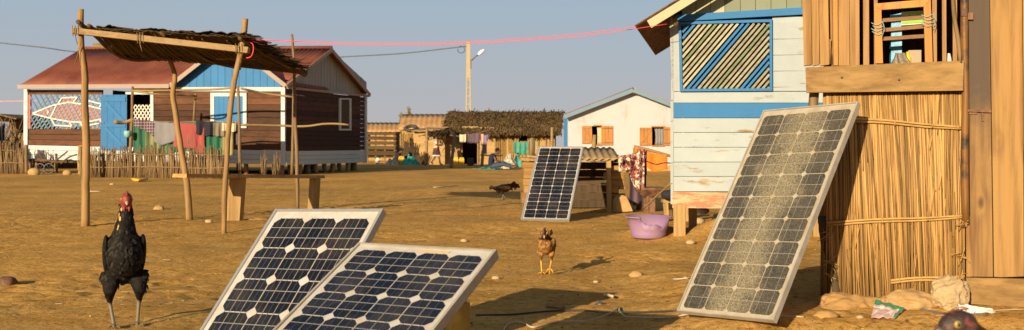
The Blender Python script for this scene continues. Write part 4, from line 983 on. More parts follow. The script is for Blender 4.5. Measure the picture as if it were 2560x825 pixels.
for (x, lb) in ((659, 'left of the two short clumps of stakes in front of the house skirt'), (690, 'right of the two short clumps of stakes in front of the house skirt')):
    r = thing('stake_clump', lb, 'stakes', P(x, 441, 30.3), 'stake clumps'); mb = MB()
    for i in range(13):
        q = P(x + random.uniform(-9, 9), 443, 30.3); q.z = -.03; mb.tube([q, q + Vector((random.gauss(0, .06), random.gauss(0, .05), random.uniform(.4, .78)))], [.02, .01], 5)
    part('stakes', mb, M['pole_grey'], r)
pole_ = thing('leaning_post', 'grey post standing before the left corner of the boarded house', 'post', P(66, 432, 33)); pole('pole_grey', [P(67, 434, 33), P(66, 400, 33), P(65, 362, 33)], .06, .05, pole_, 8, 'shaft')
# coiled rope on the fence end
mb = MB()
for k in range(5): c = P(207, 372 + k * 2, 29.2); mb.path([c + Vector((-.08, -.08, .08)), c + Vector((-.10, -.08, -.35 - .03 * k)), c + Vector((.02, -.09, -.55)), c + Vector((.08, -.08, -.3)), c + Vector((.05, -.08, .06)), c + Vector((-.08, -.08, .08))], .014, .014, 6)
single('rope_coil', mb, M['reed_x'], 'straw coloured rope looped over the end of the low stick fence', 'rope')
# old cart under the house
ct = thing('hand_cart', 'old iron cart frame with wooden shafts parked by the house stilts', 'cart', P(130, 425, 32.6)); Yc = 33.0
mb = MB()
for a, b in (((94, 398), (95, 380)), ((95, 380), (115, 380)), ((115, 380), (116, 398)), ((116, 398), (94, 398)), ((118, 381), (134, 399)), ((134, 399), (129, 386)), ((88, 402), (150, 402)), ((96, 381), (106, 399))): mb.tube([P(*a, Yc), P(*b, Yc)], .016, 6)
part('frame', mb, M['rust'], ct)
for pts in ([(125, 411), (150, 393), (169, 378)], [(152, 409), (172, 393), (192, 386)], [(88, 401), (110, 399), (136, 405), (160, 404)]): pole('beam_dark', [P(*q, Yc) for q in pts], .03, .025, ct, 7, 'shaft')
for x in (100, 122):
    mb = MB(); c = P(x, 418, Yc); c.z = .17; pts = [c + Vector((.16 * math.cos(k * .5236), .0, .16 * math.sin(k * .5236))) for k in range(13)]; mb.tube(pts, .02, 6)
    for k in range(6): mb.tube([c, pts[k * 2]], .008, 5)
    part('wheel', mb, M['metal'], ct)
for (x, y, s, lb) in ((85, 424, .14, 'small pale sack under the left end of the house'), (210, 433, .13, 'rounded stone at the foot of the stick fence'), (168, 430, .1, 'grey brick under a stilt of the boarded house')):
    mb = MB(); c = P(x, y, 32.3); c.z = s * .5; mb.ell(c, (s * 1.4, s, s), None, 12, 8); single('stone', mb, M['stone2'], lb, 'stone')

# ================================================================== left edge hut, rags
lh = thing('pole_hut', 'grey pole hut half hidden at the far left edge of the village', 'hut', P(45, 420, 40)); LF = Fr((P(20, 400, 40).x, 40), (1, -.1))
mb = MB(); strips(LF, mb, 24, 92, lambda x: 425, lambda x: 300 - 10 * math.exp(-((x - 60) / 16) ** 2) + (abs(x - 60) * .4 if x < 60 else 0), 24, -.06, .02, .4, 0, .04); part('pole_wall', mb, M['pole_grey'], lh)
mb = MB(); LF.rect(mb, 49, 322, 57, 331, .06, .08); part('window', mb, M['dark'], lh)
mb = MB(); LF.bx(mb, -1.0, 2.6, -.1, 1.7, -3, -2.9); LF.bx(mb, .02, .1, -.1, 1.9, -2.9, -.07); part('back_wall', mb, M['pole_grey'], lh)
mb = MB(); mb.board(LF.pw(18, 303, .1), LF.pw(60, 289, .1), .05, 3.2, LF.n); mb.board(LF.pw(60, 289, .1), LF.pw(104, 300, .1), .05, 3.2, LF.n); part('roof', mb, M['thatch'], lh)
rk_ = thing('brush_pile', 'tangled dry sticks and posts rising at the far left edge', 'sticks', P(15, 432, 34.5)); mb = MB()
for i in range(60):
    q = P(random.uniform(-14, 34), 432, 34.5 + random.uniform(-.2, .6)); q.z = 0; hh = random.uniform(.7, 1.9) * (1.0 if q.x < P(20, 0, 34.5).x else .75); mb.tube([q, q + Vector((random.gauss(0, .12), random.gauss(0, .15), hh * .6)), q + Vector((random.gauss(0, .22), random.gauss(0, .2), hh))], [.03, .022, .010], 5)
part('sticks', mb, M['pole_grey'], rk_)
drape('rag', 'red rag on the stick fence at the far left edge', M['comb'], P(-4, 360, 33.4), P(11, 362, 33.4), .2, 'rags on the left fence', .5, 2, 2, .04)
drape('rag', 'dark rag hanging on the left fence beside the house', M['dark_wood'], P(30, 356, 33.3), P(50, 357, 33.3), .28, 'rags on the left fence', .5, 4, 2, .05)
drape('rag', 'black rag high on the sticks at the left edge', M['black_cloth'], P(-2, 318, 34.2), P(12, 306, 34.2), .6, 'rags on the left fence', .3, 6, 2, .06)
# ================================================================== plank stall behind the middle panel
st = thing('plank_stall', 'low stall of stacked rough planks with a corrugated sheet top and dark open side', 'stall', (.8, 13.9, 0))
SF = Fr((P(1300, 0, 13.5).x, 13.5), (1, .02))
def post_(fr, x0, x1, y0, y1, n0, n1, mat='raw_post', nm='post', slant=0):
    mb = MB(); fr.q(mb, [(x0, y0), (x1, y0), (x1 + slant, y1), (x0 + slant, y1)], n0, n1); part(nm, mb, M[mat], st)
stall_w = wood('stall_plank', (.42, .27, .12), (.20, .12, .05), 'x', 1.3, .25)
M['stall'] = stall_w
post_(SF, 1515, 1526, 402, 534, .0, .07, slant=2)
# left stack of timbers
mb = MB()
for (x0, x1, y0, y1) in ((1306, 1340, 405, 419), (1309, 1342, 420, 446), (1308, 1340, 447, 462), (1310, 1344, 463, 481), (1304, 1344, 481, 508), (1310, 1344, 509, 534)):
    SF.q(mb, [(x0, y0), (x1, y0 + .5), (x1, y1), (x0, y1)], -.5, random.uniform(.0, .05))
part('timber_stack', mb, stall_w, st)
mb = MB(); SF.q(mb, [(1301, 394), (1352, 397), (1352, 404), (1301, 401)], -.95, .06); SF.q(mb, [(1318, 388), (1356, 391), (1356, 396), (1318, 393)], -.5, .0); part('top_plank', mb, M['raw_post'], st)
# right stack
mb = MB()
for (x0, x1, y0, y1, n) in ((1511, 1558, 431, 449, .02), (1526, 1560, 449, 466, .0), (1526, 1547, 466, 483, .015), (1549, 1563, 466, 474, .0), (1526, 1563, 484, 492, .01), (1526, 1566, 492, 534, -.01), (1526, 1572, 414, 431, -.02)):
    SF.q(mb, [(x0, y0 + .4), (x1, y0 + .4), (x1, y1 - .4), (x0, y1 - .4)], -.12, n)
part('plank_stack', mb, stall_w, st)
mb = MB()
for k in range(7): SF.bx(mb, .15, 1.25, .02 + k * .105, .12 + k * .105, -.85, -.82 + random.uniform(0, .01))
for k in range(7): SF.bx(mb, 1.27, 1.30, .02 + k * .105, .12 + k * .105, -.95, -.13)
part('back_planks', mb, M['dark_wood'], st)  # dark timber colour stands in for the shade inside the stall
mb = MB(); A, B, C, D = SF.w(.28, .842, -1.0), SF.w(1.33, .842, -1.0), SF.w(1.30, .69, .10), SF.w(.22, .695, .10); corr(mb, A, B, C, D, .085, .011, .004); part('sheet_top', mb, M['old_tin'], st)
mb = MB(); SF.q(mb, [(1345, 401), (1538, 395), (1538, 401), (1345, 408)], .0, .07); part('front_rail', mb, M['raw_post'], st)
mb = MB(); SF.bx(mb, .2, 1.34, .80, .825, -1.06, -1.01); part('back_rail', mb, M['raw_post'], st)
for u in (.25, 1.28): mb = MB(); SF.bx(mb, u, u + .05, -.02, .80, -1.0, -.95); part('post', mb, M['raw_post'], st)
# stump and pale pole on top / behind
mb = MB(); c = P(1330, 391, 14.1); mb.tube([Vector((c.x, c.y, .70)), P(1330, 370, 14.1), P(1330, 350, 14.1), P(1328, 345, 14.1)], [.040, .038, .036, .028], 10); single('wood_stump', mb, M['pole_grey'], 'short brown stump standing on the left end of the plank stall', 'stump')
mb = MB(); mb.limb((P(1481, 0, 15.3).x, 15.3, -.02), P(1486, 337, 15.3), .05, .03, 5, .02); single('pale_post', mb, M['beam_pale'], 'pale wooden post rising behind the stall against the white house', 'post')
mb = MB(); mb.limb((P(1597, 0, 13.9).x, 13.9, 0), P(1598, 372, 13.9), .035, .03, 5, .01); single('rack_post', mb, M['pole_grey'], 'post under the hanging printed cloth beside the stall', 'post')
drape('printed_cloth', 'printed cream, red and black cloth thrown over the right end of the stall', M['print_cloth'], P(1546, 391, 13.3), P(1611, 372, 13.45), .34, None, .6, 31, 3, .045, lambda u: -.78 + 1.35 * sstep(.15, .85, u) + .1 * math.sin(u * 14), .012, n=(-.3, -1, 0))
drape('dark_cloth', 'dark brown cloth hanging under the printed one to knee height', M['plum_cloth'], P(1573, 395, 13.6), P(1616, 385, 13.75), .62, None, .3, 33, 2, .03, n=(-.2, -1, 0))
drape('crumpled_cloth', 'black crumpled cloth between the printed cloth and the orange one', M['black_cloth'], P(1590, 378, 13.75), P(1617, 376, 13.8), .34, None, .6, 36, 2, .04)
# rail with orange cloth
lr = thing('cloth_rail', 'thin pole rail carrying the orange cloth beside the kiosk', 'rail', P(1640, 500, 15.2)); pole('beam_pale', [P(1585, 366, 15.2), P(1630, 377, 15.2), P(1700, 396, 15.2)], .022, .02, lr, 8, 'rail')
mb = MB(); mb.path([P(1614, 402, 14.6), P(1640, 411, 14.6), P(1662, 407, 14.6), P(1690, 410, 14.6)], .010, .010, 6); part('rope', mb, M['black_wire'], lr)
for x in (1587, 1698): mb = MB(); c = P(x, 370, 15.2); mb.limb((c.x, c.y, 0), c, .03, .025, 3, .0); part('post', mb, M['pole_grey'], lr)
drape('orange_cloth', 'bright orange cloth hanging on the rail before the white house', M['orange_cloth'], P(1588, 368, 15.15), P(1668, 388, 15.15), .21, None, .5, 41, 2, .02, lambda u: .35 * math.exp(-((u - .58) / .22) ** 2) - .35 * (1 - sstep(0, .3, u)), .008)
# wedge block, sand, iron pedestal, stool, stick
mb = MB(); pts = [P(1541, 531, 13.3), P(1543, 503, 13.3), P(1549, 494, 13.3), P(1558, 488, 13.3), P(1566, 492, 13.3), P(1574, 508, 13.3), P(1582, 528, 13.3)]
mb.prism(pts, (-.05, .22, 0)); single('wedge_block', mb, M['stone2'], 'rounded wedge-shaped block leaning on the right end of the stall', 'block')
pd = thing('iron_pedestal', 'rusty brown pedestal with a flared square top between stall and kiosk', 'pedestal', G(1622, 524)); PF = Fr((P(1622, 0, 13.6).x, 13.6), (1, -.1))
mb = MB(); c = PF.w(0, 0, 0)
def fr4(zz, r): return [c + Vector((x * r, y * r, zz)) for x, y in ((-1, -1), (1, -1), (1, 1), (-1, 1))]
mb.add(fr4(0, .075) + fr4(.19, .075) + fr4(.30, .185) + fr4(.325, .19), [(3, 2, 1, 0), (12, 13, 14, 15)] + [(a + k * 4, (a + 1) % 4 + k * 4, (a + 1) % 4 + k * 4 + 4, a + k * 4 + 4) for k in range(3) for a in range(4)]); part('pedestal_body', mb, M['rust'], pd)
mb = MB(); mb.board(PF.w(-.02, .0, .078), PF.w(-.02, .22, .09), .03, .02, PF.n); part('rib', mb, M['rust'], pd)
mb = MB(); mb.limb(P(1603, 526, 12.6), P(1684, 452, 11.6), .012, .010, 5, .01); single('leaning_stick', mb, M['beam_pale'], 'thin pale stick leaning from the sand pile up to the kiosk corner', 'stick')
sp = thing('stool', 'small rough wooden stool at the left corner of the kiosk', 'stool', (P(1669, 0, 11.8).x, 11.8, 0)); T_ = Fr((P(1669, 0, 11.8).x, 11.8), (1, 0))
mb = MB(); T_.q(mb, [(1658, 499), (1694, 499), (1694, 507), (1658, 507)], -.18, .0); part('seat', mb, M['raw_post'], sp)
for x, n in ((1662, -.03), (1684, -.03), (1662, -.17), (1684, -.17)): mb = MB(); T_.q(mb, [(x, 507), (x + 8, 507), (x + 11, 556), (x + 5, 556)], n, n + .035); part('leg', mb, M['raw_post'], sp)
mb = MB(); c = P(1674, 498, 11.72); mb.add(*(lambda: ([], []))()) if False else mb.ell(c + Vector((0, 0, .05)), (.10, .06, .06), None, 12, 8); single('dark_bundle', mb, M['black_cloth'], 'dark cloth bundle lying on the stool by the kiosk', 'bundle')
# bits stored under the kiosk
for i, (x, y, s, m, lb) in enumerate(((1757, 533, .045, 'white_cloth', 'crumpled pale rag under the kiosk floor'), (1745, 545, .05, 'stone', 'pale stone under the kiosk behind the corner post'), (1782, 560, .05, 'stone2', 'flat stone on the sand pile under the kiosk'), (1726, 596, .028, 'pebble', 'small pale stone at the foot of the kiosk post'))):
    mb = MB(); p = G(x, y + 14) if i != 0 else P(x, y, 10.4); mb.ell(p + Vector((0, 0, s * .5)), (s * 1.5, s, s * .8), None, 10, 7); single('stone' if i else 'rag', mb, M[m], lb, 'stone' if i else 'rag')

# ================================================================== broken purple basin
mb = MB(); cb = G(1622, 600); cb.y += .02; nA = 72
def hh(a):   # rim height round the basin; a=0 faces the camera, positive to the right
    d = math.degrees(a)
    if -28 < d < 72: return .148 + .012 * math.sin(d * .13) - (.022 if -2 < d < 45 else 0) + (.035 * sstep(55, 72, d))
    return .200
prof = []
vs = []; fs = []
for k in range(nA + 1):
    a = -math.pi + 2 * math.pi * k / nA; H = float(hh(a)); full = H > .19
    dx, dy = math.sin(a), -math.cos(a)
    rr = lambda z: .150 + .045 * (z / .2) ** .9
    ring = [(0, .004), (rr(0) * .97, .004), (rr(0), .012), (rr(.045), .045), (rr(.05) - .003, .055), (rr(H * .6), H * .6), (rr(H), H)]
    ring += [(rr(H) + (.022 if full else .0), H + (.001 if full else .0)), (rr(H) + (.024 if full else .0), H - .012 if full else H)] if full else [(rr(H) - .001, H), (rr(H) - .0015, H)]
    ring += [(rr(H) - .005, H - .002), (rr(.05) - .006, .06), (rr(0) - .006, .012), (0, .010)]
    for r_, z in ring: vs.append((cb.x + dx * r_, cb.y + dy * r_, cb.z - .008 + z))
    L = len(ring)
for k in range(nA):
    for j in range(L - 1): a = k * L + j; fs.append((a, a + L, a + L + 1, a + 1))
mb.add(vs, fs, 0, True)
single('broken_basin', mb, M['purple'], 'faded purple plastic basin with a broken-out front rim on the sand', 'basin', origin=cb)

# ================================================================== white plastered house
WF = Fr((P(1420, 0, 38).x, 38), (1, -.065)); wh = thing('white_house', 'white plastered house with pitched roof and open orange wooden shutters', 'house', (4.4, 40, 0))
top = tri(1420, 1583, 1750, 287, 229); mb = MB()
def wpoly(pts, n0=-.12, n1=0): WF.q(mb, pts, n0, n1)
wpoly([(1420, 287), (1480, top(1480)), (1480, 428), (1420, 428)]); wpoly([(1480, top(1480)), (1503, top(1503)), (1503, 315), (1480, 315)]); wpoly([(1480, 362), (1503, 362), (1503, 428), (1480, 428)])
wpoly([(1503, top(1503)), (1583, 229), (1630, top(1630)), (1630, 428), (1503, 428)]); wpoly([(1630, top(1630)), (1659, top(1659)), (1659, 318), (1630, 318)]); wpoly([(1630, 364), (1659, 364), (1659, 428), (1630, 428)])
wpoly([(1659, top(1659)), (1750, 287), (1750, 428), (1659, 428)]); part('front_wall', mb, M['plaster'], wh)
mb = MB(); WF.bx(mb, 0.003, .12, 0, 2.0, -6, -.13); WF.bx(mb, 4.7, 4.82, 0, 2.0, -6, -.13); WF.bx(mb, 0, 4.82, 0, 2.0, -6.1, -6.01); part('side_walls', mb, M['plaster'], wh)
mb = MB(); WF.rect(mb, 1417, 413, 1752, 431, .004, .12); part('plinth', mb, M['plaster_base'], wh)
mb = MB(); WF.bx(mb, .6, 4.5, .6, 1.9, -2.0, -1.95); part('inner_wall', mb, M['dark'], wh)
for r, mt in (((1455, 315, 1480, 359), 1), ((1503, 315, 1532, 363), 0), ((1599, 319, 1630, 364), 2), ((1659, 318, 1690, 364), 0)):
    mb = MB(); strips(WF, mb, r[0], r[2], lambda x: r[3], lambda x: r[1], 3, .01, .05, .4); s_ = part('shutter', mb, M['shutter'], wh)
    if mt:
        mb = MB(); a, b = ((r[0] + 3, r[1] + 6), (r[2] - 3, r[3] - 6)) if mt == 1 else ((r[0] + 3, r[3] - 6), (r[2] - 3, r[1] + 6)); WF.bar(mb, a, b, .05, .052, .07)
        for y in (r[1] + 4, r[3] - 4): WF.bar(mb, (r[0] + 1, y), (r[2] - 1, y), .06, .0505, .068)
        part('brace', mb, M['shutter'], s_)
    else:
        mb = MB()
        for y in (r[1] + 6, r[3] - 6): WF.bar(mb, (r[0] + 1, y), (r[2] - 1, y), .03, .0505, .058)
        part('hinge', mb, M['rust'], s_)
for a, b, y in ((1484, 1503, 313.5), (1628, 1661, 316.5), (1486, 1503, 363), (1630, 1661, 364.5)):
    mb = MB(); WF.rect(mb, a, y - 1.5, b, y + 1.5, .004, .05); part('lintel', mb, M['shutter'], wh)
for px0, px1, y0, y1 in ((1493, 1503, 318, 361), (1637, 1658, 320, 363)):
    mb = MB(); A = WF.pw(px0, y0, -.14); B = WF.pw(px1, y0, -.14); H = (y1 - y0) / 68.4
    mb.grid(lambda u, v: A.lerp(B, u + (.12 * math.sin(v * 3) * (1 - u))) + Vector((0, .02 * math.sin(u * 18), -v * H)), 16, 4, 0, True, .005, (0, -1, 0)); part('curtain', mb, M['grey_cloth'] if px0 > 1600 else M['cream_cloth'], wh)
# roof
WFo = Fr(WF.O + WF.n * .3, WF.d); a, b, c = WFo.pw(1410, 286), WFo.pw(1583, 219), WFo.pw(1758, 287); bk = -WF.n * 6.8
mb = MB(); corr(mb, b + bk, b, a, a + bk, .3, .01, .01); corr(mb, b, b + bk, c + bk, c, .3, .01, .01); part('roof', mb, M['rust_roof'], wh)
mb = MB(); dz = Vector((0, 0, -.09)); mb.board(a + dz + WF.n * .02, b + dz + WF.n * .02, .15, .03, WF.n); mb.board(b + dz + WF.n * .021, c + dz + WF.n * .021, .15, .03, WF.n); part('rake_board', mb, M['blue_trim'], wh)
for x, y in ((1525, 251), (1583, 230), (1653, 254)):
    mb = MB(); A = WF.pw(x, y); mb.tube([A + WF.n * .29 - Vector((0, 0, .02)), A - Vector((0, 0, .02))], .05, 8); part('purlin', mb, M['beam_pale'], wh)
mb = MB(); A = P(1414, 426, 40); mb.box((A.x, 40, 1.0), (.12, .1, 2.0)); single('blue_post', mb, M['blue_board_z'], 'narrow blue board post between the thatched hut and the white house', 'post')

# ================================================================== thatched hut and its yard
TY = 52; TF = Fr((P(1110, 0, TY).x, TY), (1, .02)); th = thing('thatched_hut', 'long low hut with a brown thatched roof, mat walls and a dark doorway', 'hut', (-.2, 54, 0))
def wall(mat, polys, n0=-.08, n1=0, nm='wall'):
    mb = MB()
    for p in polys: TF.q(mb, p, n0, n1)
    part(nm, mb, M[mat], th)
def matrows(x0, x1, y0, y1, k, mat='hut_mat'):
    mb = MB(); rows(TF, mb, x0, x1, (y0, y0), (y1, y1), k, -.08, 0, .15, 0, .012); part('mat_wall', mb, M['hut_wall'], th)
matrows(1110, 1156, 322, 412, 12); matrows(1196, 1236, 318, 412, 12); matrows(1318, 1386, 326, 412, 11); matrows(1156, 1196, 316, 328, 2)
mb = MB(); strips(TF, mb, 1236, 1298, lambda x: 412, lambda x: 324, 38, -.05, .0, .1, 0, .05); strips(TF, mb, 1298, 1318, lambda x: 412, lambda x: 353, 12, -.05, .0, .1, 0, .05); strips(TF, mb, 1298, 1318, lambda x: 331, lambda x: 322, 12, -.05, .0, .1, 0, .05); part('reed_wall', mb, M['hut_reed'], th)
mb = MB(); 
for x in (1153, 1193, 1236, 1293, 1319, 1343, 1362, 1372, 1384): TF.rect(mb, x, 322, x + 3.4, 412, .02, .09)
part('wall_poles', mb, M['beam_pale'], th)
mb = MB(); TF.bx(mb, .05, 5.5, 0, 1.7, -3.9, -3.85); TF.bx(mb, 0, .06, 0, 1.7, -3.85, -.09); TF.bx(mb, 5.44, 5.5, 0, 1.7, -3.84, -.09); part('inner_walls', mb, M['dark_wood'], th)
uE, _ = TF.pix(1387, 400)
mb = MB()
for k in range(26):
    v = -k * .155; hgt = 1.72 + .95 * (1 - abs((-v - 2.0) / 2.0)); TFp = TF.w(uE, 0, v - .07); mb.tube([TF.w(uE + random.uniform(0, .03), 0, v - .07), TF.w(uE + random.uniform(0, .03), hgt, v - .07)], .055, 6)
part('gable_wall', mb, M['dark_wood'], th)
# roof: solid slab with ragged straw
u0, u1 = TF.pix(1108, 300)[0], TF.pix(1395, 300)[0]; eL, zE = TF.pix(1107, 330)[0], CAMZ + (HZ - 333) / F * TY; rdg = CAMZ + (HZ - 279) / F * (TY + 2)
mb = MB()
def rooff(u, v):
    s = v * 2 - 1; uu = lerp(u0 + .32 * (1 - abs(s)), u1 + .35 * (1 - abs(s)), u); z = lerp(rdg, zE, abs(s)) - .06 * math.sin(abs(s) * 3.1) * -1
    return TF.w(uu, z + .05 * mnoise.noise((uu * 1.5, s * 2, 0)) + .05 * mnoise.noise((uu * 7, s * 8, 0)), -2 - s * -2.45 if False else (-2 + 2.45 * -s))
mb.grid(rooff, 90, 30, 0, False, .12, (0, 0, 1)); part('roof', mb, M['thatch'], th)
mb = MB()
for i in range(5200):
    u = random.uniform(-.005, 1.01); v = random.random() * .52; v = v if random.random() < .8 else random.uniform(.0, .03)
    if random.random() < .06: u = random.choice((-.01, 1.01)) + random.uniform(-.01, .01)
    p = Vector(rooff(u, v)); dn = (Vector(rooff(u, max(0, v - .02))) - p)
    dn = (dn.normalized() if dn.length > 1e-5 else Vector((0, -.7, -.7))) ; dn += Vector((random.gauss(0, .25), random.gauss(0, .12), random.gauss(.02, .14)))
    mb.board(p + Vector((0, 0, .02)), p + dn * random.uniform(.15, .38) + Vector((0, 0, .03)), random.uniform(.015, .05), .008, (0, -.6, .8))
part('straw', mb, M['thatch_straw'], th)
# lean-to on the left with ragged brush edge
lt = thing('lean_to', 'lean-to room of pale mats at the left end of the thatched hut', 'lean-to', (-4.6, 53, 0)); LT = Fr((P(1033, 0, 51.5).x, 51.5), (1, .02))
mb = MB(); rows(LT, mb, 1034, 1112, (331, 325), (410, 412), 11, -.08, 0, .15, 0, .015); part('mat_wall', mb, M['hut_wall'], lt)
mb = MB(); mb.add([LT.pw(1030, 325, .3), LT.pw(1114, 318, .3), LT.pw(1114, 312, -2.6), LT.pw(1042, 316, -2.6)], [(0, 1, 2, 3)]); mb.v = mb.v; mm = MB(); mm.prism([LT.pw(1030, 327, .3), LT.pw(1114, 322, .3), LT.pw(1114, 315, -2.6), LT.pw(1042, 318, -2.6)], (0, 0, -.05)); part('roof', mm, M['old_tin'], lt)
mb = MB()
for i in range(330):
    x = random.uniform(1072, 1130); p = P(x, lerp(333, 322, (x - 1072) / 58) + random.uniform(-3, 4), random.uniform(50, 51)); mb.tube([p, p + Vector((random.gauss(-.05, .22), random.gauss(-.1, .2), random.gauss(-.12, .12)))], random.uniform(.008, .018), 4)
part('brush_edge', mb, M['dark_wood'], lt)
for x, Yp, y0, y1, m, lb in ((1066, 48.5, 322, 413, 'beam_pale', 'pale porch pole in front of the lean-to beside the woman'), (1207, 47, 335, 414, 'beam_pale', 'pale porch pole right of the dark doorway'), (1379, 46, 318, 400, 'beam_pale', 'thin pole leaning at the right end of the thatched hut')):
    r = thing('porch_pole', lb, 'pole', P(x, y1, Yp), 'porch poles'); pole(m, [Vector((P(x, 0, Yp).x - .05, Yp, -.02)), P(x + .5, (y0 + y1) / 2, Yp), P(x + 1, y0, Yp)], .075, .06, r, 8, 'shaft')
r = thing('porch_pole', 'dark grey slanting pole between the woman and the yellow cans', 'pole', P(1128, 422, 41.5), 'porch poles'); pole('pole_grey', [Vector((P(1127, 0, 41.5).x, 41.5, -.02)), P(1132, 380, 42.5), P(1137, 336, 43.5)], .075, .06, r, 8, 'shaft')
r = thing('washing_pole', 'branch rail under the thatch eave carrying washing', 'rail', P(1180, 340, 46)); pole('beam_dark', [P(1125, 338, 46), P(1160, 341, 46), P(1190, 334, 46), P(1235, 322, 46)], .04, .03, r, 7, 'rail'); pole('beam_dark', [P(1232, 322, 46), P(1250, 345, 46)], .03, .02, r, 7, 'rail')
pole('beam_pale', [P(1062, 317, 47.5), P(1100, 319, 47.5), P(1122, 318, 47.5)], .04, .03, r, 7, 'rail')
Yw = 45.8
for tl, tr, dr_, m, lb in (((1149, 336), (1165, 335), .36, 'cream_cloth', 'cream shirt at the left end of the washing pole'), ((1169, 334), (1184.5, 333), .44, 'plum_cloth', 'dark purple shorts left of a matching pair over the doorway'),
                           ((1185, 333), (1200, 333), .44, 'plum_cloth', 'dark purple shorts right of a matching pair over the doorway'), ((1202, 334), (1208.5, 334), .50, 'peach_cloth', 'narrow peach cloth on the washing pole right of the shorts'),
                           ((1209, 338), (1217, 335), .85, 'violet_cloth', 'violet cloth hanging longest at the right end of the washing pole'), ((1217, 337), (1222, 334), .2, 'violet_cloth', 'small violet cloth knotted by the pale porch pole')):
    drape('garment', lb, M[m], P(*tl, Yw), P(*tr, Yw), dr_, 'washing on the thatched hut porch', .3, tl[0], 1, .04, thick=.02, cat='garment')
drape('net_sheet', 'green net sheet hung under the small window of the thatched hut', M['net_sheet'], P(1284, 353, 50), P(1320, 355, 50), .72, None, .2, 51, 3, .06, lambda u: -.1 - .2 * abs(u - .5))
drape('green_cloth', 'small green cloth right of the stump by the thatched hut', M['net_sheet'], P(1322, 349, 50.2), P(1338, 348, 50.2), .55, None, .2, 53, 2, .05)
jerrycan('bright yellow can left of its twin by the doorway', (P(1139, 0, 49.6).x, 49.6, 0), 1.0, 0, 'yellow_plastic', 'yellow cans by the doorway')
jerrycan('bright yellow can right of its twin by the doorway', (P(1153.5, 0, 49.6).x, 49.6, 0), .98, .12, 'yellow_plastic', 'yellow cans by the doorway')
jerrycan('yellow can standing alone beside the net heaps', (P(1003, 0, 50.3).x, 50.3, 0), 1.12, .2, 'yellow_plastic')
mb = MB(); c = Vector((P(1176.5, 0, 47.5).x, 47.5, 0)); mb.tube([c, c + Vector((0, 0, .34)), c + Vector((0, 0, .36))], [.15, .14, .15], 14); single('metal_drum', mb, M['metal'], 'small dark drum standing in the doorway of the thatched hut', 'drum')
def heap(name, label, mat, px, py, Y, rx, ry, h, seed, cat='net heap'):
    c = Vector((P(px, 0, Y).x, Y, 0)); mb = MB()
    def fn(u, v):
        a = u * 2 * math.pi; r = v; n = 1 + .35 * mnoise.noise((math.cos(a) * 2 + seed, math.sin(a) * 2, r * 2))
        return c + Vector((math.cos(a) * rx * r * n, math.sin(a) * ry * r * n, h * (1 - r ** 1.8) * (1 + .5 * mnoise.noise((math.cos(a) * r * 4 + seed, math.sin(a) * r * 4, 9))) - .01))
    mb.grid(fn, 40, 14, 0, True); return single(name, mb, mat, label, cat, origin=c)
heap('net_heap', 'heap of grey fishing net left of the lone yellow can', M['net_grey'], 982, 410, 50, .40, .35, .33, 1)
heap('net_heap', 'heap of teal fishing net right of the lone yellow can', M['net_teal'], 1025, 410, 50, .46, .4, .42, 2)
heap('net_heap', 'flat teal net spread under the seated person', M['net_teal'], 1222, 424, 40.5, .62, .5, .09, 3)
heap('net_heap', 'loose grey net in the lap corner beside the seated person', M['net_grey'], 1274, 422, 41.5, .36, .4, .55, 4)
heap('net_heap', 'rolled teal net by the right end of the thatched hut', M['net_teal'], 1296, 405, 46, .3, .3, .5, 5)
r = thing('brushwood', 'dark brushwood stacked behind the net heaps', 'brushwood', P(1022, 408, 53)); mb = MB()
for i in range(90):
    q = P(random.uniform(1010, 1060), 408, 51.2); q.z = 0; mb.tube([q, q + Vector((random.gauss(0, .15), 0, random.uniform(.3, 1.05) * (1.2 if q.x < P(1035, 0, 51).x else .62)))], .018, 4)
part('sticks', mb, M['dark_wood'], r)
# slatted pen
pn = thing('slatted_pen', 'raised pen of weathered grey planks with gaps, darkened for the house shadow, beside the boarded house', 'pen', P(953, 405, 54)); PN = Fr((P(914, 0, 54).x, 54), (1, .03))
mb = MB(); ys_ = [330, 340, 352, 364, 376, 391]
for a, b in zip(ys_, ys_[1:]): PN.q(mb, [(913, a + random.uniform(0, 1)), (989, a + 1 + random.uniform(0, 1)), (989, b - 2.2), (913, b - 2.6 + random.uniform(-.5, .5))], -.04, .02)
part('planks', mb, M['shaded_pen_wood'], pn)
mb = MB(); PN.bx(mb, -.02, .04, .3, 1.66, -2.0, -.05); PN.bx(mb, 1.55, 1.6, .3, 1.66, -2, -.05); PN.bx(mb, 0, 1.58, .3, .36, -2, -.05); PN.bx(mb, 0, 1.58, .3, .8, -2.06, -2.01); part('side_planks', mb, M['shaded_pen_wood'], pn)
for x in (916, 937, 960, 984):
    mb = MB(); PN.rect(mb, x, 331, x + 4, 408, -.12, -.05); part('post', mb, M['pole_grey'], pn)
